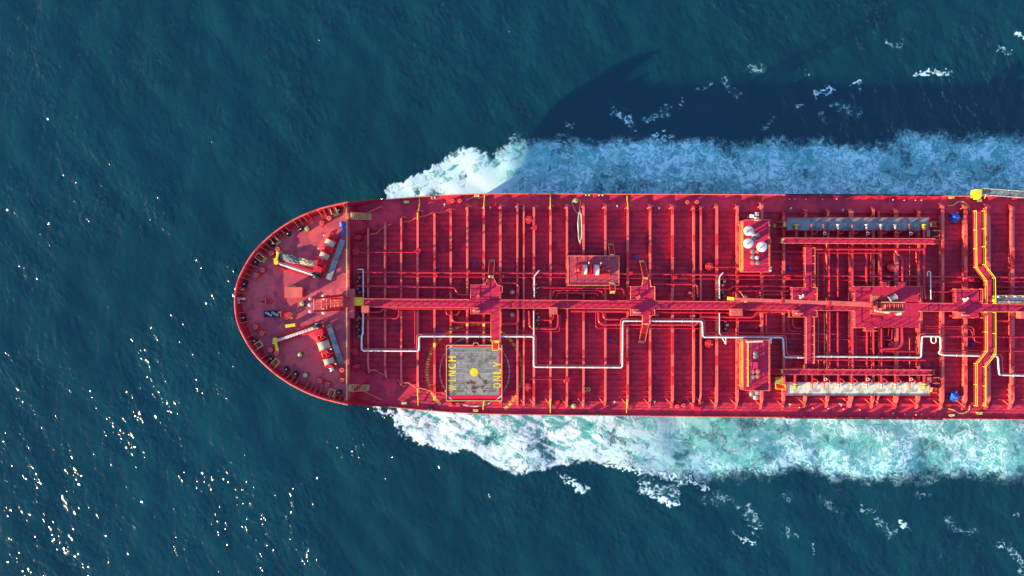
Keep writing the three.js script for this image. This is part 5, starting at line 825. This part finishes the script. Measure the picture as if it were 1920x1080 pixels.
{ // closed chocks along the bulwark
  const list = [['beside the step frame near the blue cover', 640, 387], ['just left of the topmost bollard pair', 566, 424], ['above the olive roller on the upper side', 541, 433], ['left of the rope heap', 511.5, 452.5], ['beside the bollards above the bow tip', 478, 488], ['next to the bow bell', 456, 531], ['below the bow lamp', 454, 597], ['beside the bollards below the bow tip', 476, 642], ['left of the middle step frame', 508, 676.5], ['right of the middle step frame', 538, 697], ['near the lower bollards', 556, 706], ['next to the rail end on the lower side', 640, 742]];
  for (const [l, x, y] of list) fit('bulwark_chock', `dark closed chock ${l}`, 'chock', lerp(x, 570, 0.045), lerp(y, 567, 0.045), FD, (t, p) => { const a = Math.atan2(p.z - 6, p.x + 30); part('ring', [new THREE.TorusGeometry(0.42, 0.17, 8, 18).scale(1.2, 1, 1).rotateY(Math.PI / 2 - a).translate(p.x, FD + 0.62, p.z)], M.dark, t); part('base', boxAt(p.x, FD + 0.08, p.z, 0.7, 0.16, 1.0, -a), M.dark, t); part('pin', new THREE.SphereGeometry(0.13, 8, 6).translate(p.x + 0.1, FD + 1.28, p.z), M.white, t); }, 'closed chocks along the bulwark');
  const t = thing('forecastle_rail', 'tan handrail across the after edge of the forecastle', 'handrail', P(652, 567, FD)); for (const [a, b] of [[382, 540], [596, 750]]) part('rail_section', handrail([P(652, a, FD), P(652, b, FD)], { r: 0.06, mid: 2, step: 1.8 }), M.tan, t); part('rail_section', handrail([P(652, 540, FD), P(652, 556, FD)], { r: 0.06, mid: 2 }), M.tan, t); part('rail_section', handrail([P(652, 575, FD), P(652, 596, FD)], { r: 0.06, mid: 2 }), M.tan, t);
  for (const [x, y, l] of [[636, 697, 'first'], [637, 703, 'second']]) void l;
}
// ------------------------------------------------------------------ main deck fittings
function hatch(label, x, y, r = 0.62, mat = M.red) { fit('tank_hatch', label, 'hatch', x, y, 0, (t, p) => { part('coaming', cyl(p.x, 0, 1.25, p.z, r, r, 20), mat, t); const lid = part('lid', [cyl(p.x, 1.25, 1.36, p.z, r * 1.14, r * 1.08, 22)], mat, t); for (let i = 0; i < 6; i++) { const a = i / 6 * 6.283 + 0.3; part('dog', boxAt(p.x + Math.cos(a) * r * 0.98, 1.4, p.z + Math.sin(a) * r * 0.98, 0.16, 0.14, 0.16), i % 3 ? M.scarlet : M.pink, lid); } part('hand_wheel', [new THREE.TorusGeometry(r * 0.4, 0.05, 5, 14).rotateX(Math.PI / 2).translate(p.x, 1.5, p.z), cyl(p.x, 1.3, 1.52, p.z, 0.06)], M.pink, t); }, 'round tank hatches'); }
[['beside the forecastle step above the catwalk', 670, 472], ['beside the forecastle step below the catwalk', 668, 658], ['by the twin girders on the upper side', 991.5, 413], ['right of the winching rings', 988.5, 724], ['left of the upper vent house', 1326.5, 500], ['left of the lower vent house below the white pipe', 1326, 643], ['above the crane platform', 1665, 502], ['below the crane platform', 1666, 646]].forEach(([l, x, y]) => hatch(`round red tank hatch ${l}`, x, y, 0.66));
[['at the end of the small line near the bow', 786, 471], ['just right of the twin girders on the upper side', 1002, 428], ['at the end of the small hose line', 1063, 710], ['near the lower forecastle step', 673, 685], ['near the upper forecastle step', 676, 446]].forEach(([l, x, y]) => fit('valve_box', `small red valve box ${l}`, 'valve', x, y, 0, (t, p) => { part('body', [boxAt(p.x, 0.75, p.z, 0.75, 1.5, 0.75)], M.scarlet, t); part('lid', boxAt(p.x, 1.53, p.z, 0.82, 0.06, 0.82), M.red, t); part('stub', [cylBetween(new THREE.Vector3(p.x - 0.35, 1.3, p.z), new THREE.Vector3(p.x - 0.8, 1.3, p.z + 0.1), 0.12, 8)], M.pink, t); }, 'red valve boxes'));
[['near the first yellow rail post pair on the upper side', 926, 384], ['right of the second yellow rail post on the upper side', 1047, 385], ['on the lower side right of the rings', 1044, 753], ['at the lower rail below the third girder pair', 1308, 765]].forEach(([l, x, y]) => fit('hose_box', `flat scarlet hose box ${l}`, 'box', x, y, 0, (t, p) => { part('body', boxAt(p.x, 0.4, p.z, 0.8, 0.8, 0.6), M.scarlet, t); part('lid', boxAt(p.x, 0.83, p.z, 0.86, 0.06, 0.66), M.scarlet, t); part('stand', boxAt(p.x + 0.3, 0.15, p.z + 0.4, 0.1, 0.3, 0.3), M.red, t); }, 'scarlet hose boxes'));
[['left of the first yellow rail post, upper side', 848.5, 376.5, 862, 376.5], ['by the third girder pair, upper side', 1289, 379, 1307, 378.5], ['below the winching platform', 845, 759, 859, 759], ['below the third girder pair, lower side', 1270, 762, 1282, 760]].forEach(([l, x0, y0, x1, y1]) => bollards(`small red bollard pair ${l}`, [x0, y0], [x1, y1], 0, 0.36));
// yellow and tan steps over the rail
[['on the upper side nearest the forecastle', 763, 379], ['on the upper side above the rings', 894, 367.5], ['on the lower side nearest the forecastle', 758.5, 755], ['on the lower side below the rings', 892, 769], ['on the upper side by the tan hoses', 1782, 371], ['on the upper side under the yellow gangway head', 1833, 377], ['on the lower side by the tan hose', 1782, 778], ['on the lower side below the yellow walkway', 1834, 774]].forEach(([l, x, y]) => fit('rail_step', `olive yellow rail step ${l}`, 'step', x, y, 0, (t, p) => { part('tread', boxAt(p.x, 0.5, p.z, 0.95, 0.08, 0.45), M.lemon, t); part('riser', [boxAt(p.x - 0.4, 0.24, p.z, 0.08, 0.46, 0.4), boxAt(p.x + 0.4, 0.24, p.z, 0.08, 0.46, 0.4)], M.olive, t); part('grab_bar', boxAt(p.x - 0.42, 0.9, p.z + 0.1, 0.06, 0.8, 0.06), M.tan, t); }, 'rail steps'));
[[786.5, 372, 783.5, 412], [908.5, 363, 907.5, 391], [1032, 363, 1032, 392], [1176, 367, 1177.5, 392], [783, 728, 784, 760], [907, 750, 906, 768], [1032, 747, 1032, 774], [1176, 748, 1175, 774]].forEach(([x0, y0, x1, y1], i) => single('draught_rail', `yellow hose rail from girder to rail, ${ORD[i % 4]} from the bow on the ${i < 4 ? 'upper' : 'lower'} side`, 'rail', [sweep(i < 4 ? [P(x0, y0, 0.35), P(x0, lerp(y0, y1, 0.35), 0.5), P(x1, lerp(y0, y1, 0.7), 1.45), P(x1, y1, 1.42)] : [P(x0, y0, 1.42), P(x0, lerp(y0, y1, 0.35), 1.45), P(x1, lerp(y0, y1, 0.7), 0.5), P(x1, y1, 0.35)], 0.09, 6, 0.4)], M.yellow, P(x0, y0, 0), 'yellow hose rails'));
// small uprights: sounding pipes
[[834, 384], [919.5, 389.5], [1156, 387], [1234, 391], [1480, 391], [1577, 394], [1151, 752], [1226, 752], [1478.5, 757], [1574, 757]].forEach(([x, y], i) => fit('sounding_pipe', `small pale sounding pipe, ${ORD[i % 6]} from the bow on the ${i < 6 ? 'upper' : 'lower'} deck edge`, 'pipe', x, y, 0, (t, p) => { part('pipe', cyl(p.x, 0, 0.8, p.z, 0.08), M.cream, t); part('cap', cyl(p.x, 0.8, 0.92, p.z, 0.15), M.cream, t); part('handle', boxAt(p.x, 0.7, p.z + 0.2, 0.06, 0.06, 0.45), M.cream, t); }, 'sounding pipes'));
// dark fairleads at the rail
[[813, 369], [1101, 364.5], [1126, 364.5], [807, 765], [1098, 775], [1122, 775]].forEach(([x, y], i) => fit('rail_fairlead', `dark roller fairlead at the ${i < 3 ? 'upper' : 'lower'} rail, ${ORD[i % 3]} from the bow`, 'fairlead', x, y, 0, (t, p) => { part('frame', [boxAt(p.x, 0.4, p.z, 1.0, 0.8, 0.25), boxAt(p.x, 0.85, p.z, 1.1, 0.1, 0.4)], M.dark, t); for (const s of [-0.3, 0.3]) part('roller', cyl(p.x + s, 0.1, 0.95, p.z + 0.22, 0.14), M.white, t); }, 'rail fairleads'));
{ // rope coil
  const r = mulberry(12), g = []; for (let i = 0; i < 7; i++) { const l = [], w = 1.2 + i * 0.42; for (let k = 0; k <= 24; k++) { const a = k / 24 * 6.283, y = 425.5 + Math.cos(a) * (33 - i * 1.2), x = 1087.5 + Math.sin(a) * w + Math.sin(a * 3 + i * 2) * 0.7 + (r() - 0.5) * 0.6; l.push(P(x, y, 0.42 + 0.09 * i + 0.03 * r())); } g.push(sweep(new THREE.CatmullRomCurve3(l).getPoints(60), 0.1, 5)); }
  g.push(sweep(new THREE.CatmullRomCurve3([P(1086, 402, 0.7), P(1081, 398, 0.5), P(1075, 388, 0.4), P(1073, 379, 0.6), P(1079, 373, 0.75), P(1087, 376, 0.6), P(1088, 382, 0.4), P(1086, 392, 0.6)]).getPoints(40), 0.07, 5));
  single('rope_coil', 'long pale mooring rope coil laid on the upper deck beside a girder', 'rope', g, M.rope, P(1087.5, 426, 0));
}
// blue covered valves, large and small
function bluePump(label, x, y, s) { fit('blue_machine', label, 'pump', x, y, 0, (t, p) => { const g = new THREE.IcosahedronGeometry(0.75, 3), q = g.attributes.position; for (let i = 0; i < q.count; i++) { const k = 0.75 + 0.6 * noise(q.getX(i) * 4 + 3, q.getZ(i) * 4 + q.getY(i) * 3); q.setXYZ(i, q.getX(i) * k, q.getY(i) * k * 0.9, q.getZ(i) * k); } g.computeVertexNormals(); part('body', g.translate(p.x, 0.75, p.z), M.blue, t); for (let i = 0; i < 7; i++) { const a = i * 0.9 + 0.4; part('arm', [cylBetween(new THREE.Vector3(p.x, 0.9, p.z), new THREE.Vector3(p.x + Math.cos(a) * 1.05, 0.35 + (i % 3) * 0.5, p.z + Math.sin(a) * 1.05), 0.1, 6)], M.blue, t); } part('hose', sweep([new THREE.Vector3(p.x + 0.5, 0.8, p.z), new THREE.Vector3(p.x + 1.2, 0.7, p.z + 0.05), new THREE.Vector3(p.x + 1.7, 0.4, p.z + s * 0.2)], 0.13, 6, 0.3), M.blue, t); part('tag', boxAt(p.x + 0.15, 1.42, p.z + 0.1, 0.35, 0.08, 0.25), M.steel, t); }, 'blue portable machines'); }
bluePump('spiky blue machine on deck below the tan hoses, upper side', 1786, 409, -1); bluePump('spiky blue machine on deck by the lower rail', 1784.5, 742, 1);
[[822, 500.5, 'just above the long red main near the bow'], [891.5, 491, 'left of the first platform ladder'], [823, 622, 'left of the winching rings'], [1143, 637, 'right of the mooring winch, lower side', 1], [1192, 481, 'left of the second platform ladder'], [1479, 503, 'right of the upper vent house'], [1478, 641, 'right of the lower vent house'], [1822, 644, 'left of the lower yellow walkway']].forEach(([x, y, l]) => fit('blue_valve', `small blue valve ${l}`, 'valve', x, y, 0, (t, p) => { part('body', [cyl(p.x, 0, 0.55, p.z, 0.26), boxAt(p.x - 0.25, 0.4, p.z, 0.6, 0.25, 0.25)], M.blue, t); part('hand_wheel', new THREE.TorusGeometry(0.24, 0.05, 5, 12).rotateX(Math.PI / 2).translate(p.x, 0.62, p.z), M.blue, t); }, 'small blue valves'));
// tan hoses on deck by the gangway
single('tan_hose', 'tan hose bent on the upper deck left of the yellow gangway head', 'hose', [sweep([P(1777, 386, 0.2), P(1787, 385, 0.2), P(1796, 378, 0.2), P(1808, 378.5, 0.2), P(1817, 388, 0.2), P(1817.5, 394, 0.2)], 0.12, 7, 0.4)], M.tan, P(1797, 382, 0));
single('tan_hose', 'tan hose curving over the lower deck edge left of the yellow walkway', 'hose', [sweep([P(1778, 766, 0.2), P(1787, 768, 0.2), P(1798, 775, 0.2), P(1808, 775, 0.2), P(1818, 768, 0.2), P(1818.5, 761, 0.2)], 0.12, 7, 0.4)], M.tan, P(1797, 770, 0));
{ // gangway outboard on the upper side
  const t = thing('gangway', 'grey accommodation gangway stowed along the upper side with yellow head', 'gangway', P(1880, 362, 0.4)), a = P(1842, 360, 1.6), b = P(2000, 371, 1.6);
  const d = b.clone().sub(a), n = 12; for (let i = 0; i < n; i++) part('deck_plate', bar(a.clone().addScaledVector(d, i / n + 0.002), a.clone().addScaledVector(d, (i + 1) / n - 0.002), 1.05, 0.1), M.grey, t);
  for (const s of [-1, 1]) { const o = new THREE.Vector3(-d.z, 0, d.x).setLength(s * 0.58); part('side_beam', bar(a.clone().add(o), b.clone().add(o), 0.1, 0.3), M.plate, t); part('handrail', handrail([a.clone().add(o).setY(1.7), b.clone().add(o).setY(1.7)], { h: 0.5, mid: 0, r: 0.05 }), M.cream, t); }
  part('head', [boxPx(1831, 355, 1841, 369, 0.5, 2.3), boxPx(1832, 369, 1839, 373, 0.5, 1.6)], M.yellow, t); part('davit_arm', [bar(P(1840, 354, 2.1), P(1850, 353, 2.0), 0.2), bar(P(1841, 365, 2.0), P(1849, 364, 2.0), 0.2)], M.yellow, t); part('strut', bar(P(1849, 365, 1.9), P(1846, 372, 0.5), 0.1), M.white, t); part('support', boxPx(1860, 362, 1863, 372, 0.3, 1.5), M.red, t); part('support', boxPx(1905, 364, 1908, 373, 0.3, 1.5), M.red, t);
  const k = thing('stowed_gangway', 'grey gangway with cream frame stowed above the catwalk at the right', 'gangway', P(1890, 560, 1.4)); for (let i = 0; i < 9; i++) part('deck_plate', boxPx(1868 + i * 14.5, 556, 1868 + i * 14.5 + 14.2, 564, 2.4, 2.5), M.grey, k); part('frame', [bar(P(1863, 554, 2.6), P(2000, 555, 2.6), 0.16, 0.22), bar(P(1863, 566, 2.6), P(2000, 567, 2.6), 0.16, 0.22)], M.cream, k); for (let i = 0; i < 8; i++) part('stanchion', boxPx(1872 + i * 16, 555, 1874 + i * 16, 558, 2.5, 3.0), i % 2 ? M.tan : M.cream, k); part('end_frame', boxPx(1863, 554, 1868, 566, 2.3, 2.7), M.yellow, k); legsPx([[1866, 560], [1930, 560]], 2.4, k);
}
// crossing valves on the long main and small gear beside the catwalk
[[879, 510.5, 'left of the first platform ladder'], [1182, 512.5, 'under the second platform ladder'], [1265, 520, 'right of the second platform', 1], [818, 518, 'near the blue valve'], [942, 518, 'right of the first platform ladder'], [1476, 522, 'left of the upper cross walkway'], [1819, 525, 'left of the yellow walkway']].forEach(([x, y, l]) => fit('main_valve', `red gate valve on the mains ${l}`, 'valve', x, y, 1.5, (t, p) => { part('body', [boxAt(p.x, 1.65, p.z, 0.6, 0.5, 0.5), cyl(p.x, 1.6, 2.1, p.z, 0.1)], M.scarlet, t); part('hand_wheel', new THREE.TorusGeometry(0.3, 0.05, 5, 14).rotateX(Math.PI / 2).translate(p.x, 2.1, p.z), M.red, t); }, 'gate valves on the mains'));
[[961, 548, 'upper'], [961, 590, 'lower']].forEach(([x, y, s]) => fit('grey_pump', `grey cargo pump motor on the ${s} side of the catwalk beside the first platform`, 'pump', x, y, 0, (t, p) => { part('motor', cyl(p.x, 0, 1.7, p.z, 0.42), M.grey, t); part('cap', cyl(p.x + 0.1, 1.7, 1.85, p.z + 0.08, 0.2), M.pink, t); part('base', boxAt(p.x, 0.15, p.z, 1.3, 0.3, 1.3), M.red, t); }));
[[1290, 549, 'right of the second platform above the catwalk'], [1296, 592, 'right of the second platform below the catwalk'], [1229, 590, 'beside the second platform corner']].forEach(([x, y, l]) => fit('grey_pump', `cargo pump motor ${l}`, 'pump', x, y, 0, (t, p) => { part('motor', cyl(p.x, 0, 1.7, p.z, 0.38), M.rustRed, t); part('cap', cyl(p.x, 1.7, 1.88, p.z, 0.26), M.pink, t); part('base', boxAt(p.x, 0.15, p.z, 1.1, 0.3, 1.1), M.red, t); }));
[[1001.5, 531, 1011, 557, 'right of the first platform'], [668, 512, 676, 550, 'beside the forecastle step'], [1353, 519, 1359, 557, 'left of the upper vent house'], [1356, 600, 1366, 626, 'left of the lower vent house'], [1003, 586, 1013, 616, 'below the box on the catwalk'], [666, 586, 676, 632, 'beside the lower forecastle step']].forEach(([x0, y0, x1, y1, l]) => { const t = thing('instrument_rack', `dark rack of small valves ${l}`, 'rack', P((x0 + x1) / 2, (y0 + y1) / 2, 0), 'dark valve racks'); part('backing', boxPx(x0 + 1, y0, x1 - 1, y1, 0.35, 0.9), M.dark, t); const n = Math.max(4, Math.round((y1 - y0) / 6)); for (let i = 0; i < n; i++) { const p = P((x0 + x1) / 2 + (i % 2 ? 2 : -1), lerp(y0 + 2, y1 - 2, i / (n - 1)), 1.2); part('valve', [cyl(p.x, 0.9, 1.4, p.z, 0.1), new THREE.TorusGeometry(0.2, 0.05, 5, 10).rotateX(Math.PI / 2).translate(p.x, 1.4, p.z)], [M.scarlet, M.steel, M.pink][i % 3], t); } });
[[1046, 455, 'lower_left']].forEach(() => {});
fit('life_ring_stand', 'cream and yellow fitting at the lower girder, mid deck', 'fitting', 1098, 729, 0, (t, p) => { part('ring', [new THREE.TorusGeometry(0.32, 0.12, 6, 14).rotateX(Math.PI / 2).translate(p.x - 0.15, 0.9, p.z), new THREE.TorusGeometry(0.28, 0.12, 6, 14).rotateX(Math.PI / 2).translate(p.x + 0.45, 0.85, p.z)], M.olive, t); part('stand', boxAt(p.x, 0.4, p.z, 0.3, 0.8, 0.3), M.red, t); });
// small deck lamps along the screens beside the manifold
[[1497, 763], [1522, 764], [1551, 765], [1580, 766], [1610, 768], [1672, 774], [1694, 776], [1715, 777], [1725, 776], [1478, 374], [1488, 374], [1509, 374], [1540, 374], [1567, 374], [1672, 375], [1693, 376], [1714, 376], [1725, 376]].forEach(([x, y], i) => fit('deck_stud', `small cream stud lamp by the ${i < 9 ? 'lower' : 'upper'} manifold rail, ${ORD[i % 9]} from the bow`, 'stud', x, y, 0, (t, p) => { part('post', cyl(p.x, 0, 0.45, p.z, 0.09), M.red, t); part('cap', new THREE.SphereGeometry(0.13, 8, 6).translate(p.x, 0.5, p.z), M.cream, t); }, 'stud lamps beside the manifold'));
{ // gull flying over the shaded wake
  const Y = -3, c = P(1545.5, 338, Y), t = thing('seagull', 'white seagull flying over the blue shaded wake', 'bird', c), s = 1.0;
  const body = new THREE.LatheGeometry([[0.0001, -0.42], [0.05, -0.36], [0.11, -0.12], [0.12, 0.08], [0.08, 0.25], [0.07, 0.32], [0.03, 0.42], [0.0001, 0.48]].map(([a, b]) => new THREE.Vector2(a, b)), 10).rotateX(-Math.PI / 2);
  part('body', body.translate(c.x, Y, c.z), M.white, t);
  for (const k of [-1, 1]) { const sh = new THREE.Shape(); sh.moveTo(0, -0.16); sh.lineTo(0.38, -0.42); sh.lineTo(0.46, -0.36); sh.lineTo(0.72, 0.52); sh.lineTo(0.5, 0.22); sh.lineTo(0.3, 0.06); sh.lineTo(0, 0.12); const g = new THREE.ExtrudeGeometry(sh, { depth: 0.035, bevelEnabled: true, bevelSize: 0.01, bevelThickness: 0.01, bevelSegments: 1 }).rotateX(Math.PI / 2).scale(k, 1, 1).rotateZ(k * 0.22); if (k < 0) { const ix = g.index; const p = g.attributes.position; for (let i = 0; i < p.count; i += 3) { const a = new THREE.Vector3().fromBufferAttribute(p, i), b = new THREE.Vector3().fromBufferAttribute(p, i + 1); p.setXYZ(i, b.x, b.y, b.z); p.setXYZ(i + 1, a.x, a.y, a.z); } g.computeVertexNormals(); void ix; } part('wing', g.translate(c.x, Y + 0.05, c.z - 0.05), M.white, t); }
  const tail = new THREE.Shape(); tail.moveTo(-0.04, 0); tail.lineTo(0.04, 0); tail.lineTo(0.1, 0.26); tail.lineTo(-0.1, 0.26); part('tail', new THREE.ExtrudeGeometry(tail, { depth: 0.03, bevelEnabled: false }).rotateX(Math.PI / 2).translate(c.x, Y + 0.02, c.z + 0.32), M.plate, t); part('beak', new THREE.ConeGeometry(0.03, 0.12, 6).rotateX(-Math.PI / 2).translate(c.x, Y, c.z - 0.52), M.yellow, t);
}
renderer.render(scene, camera);
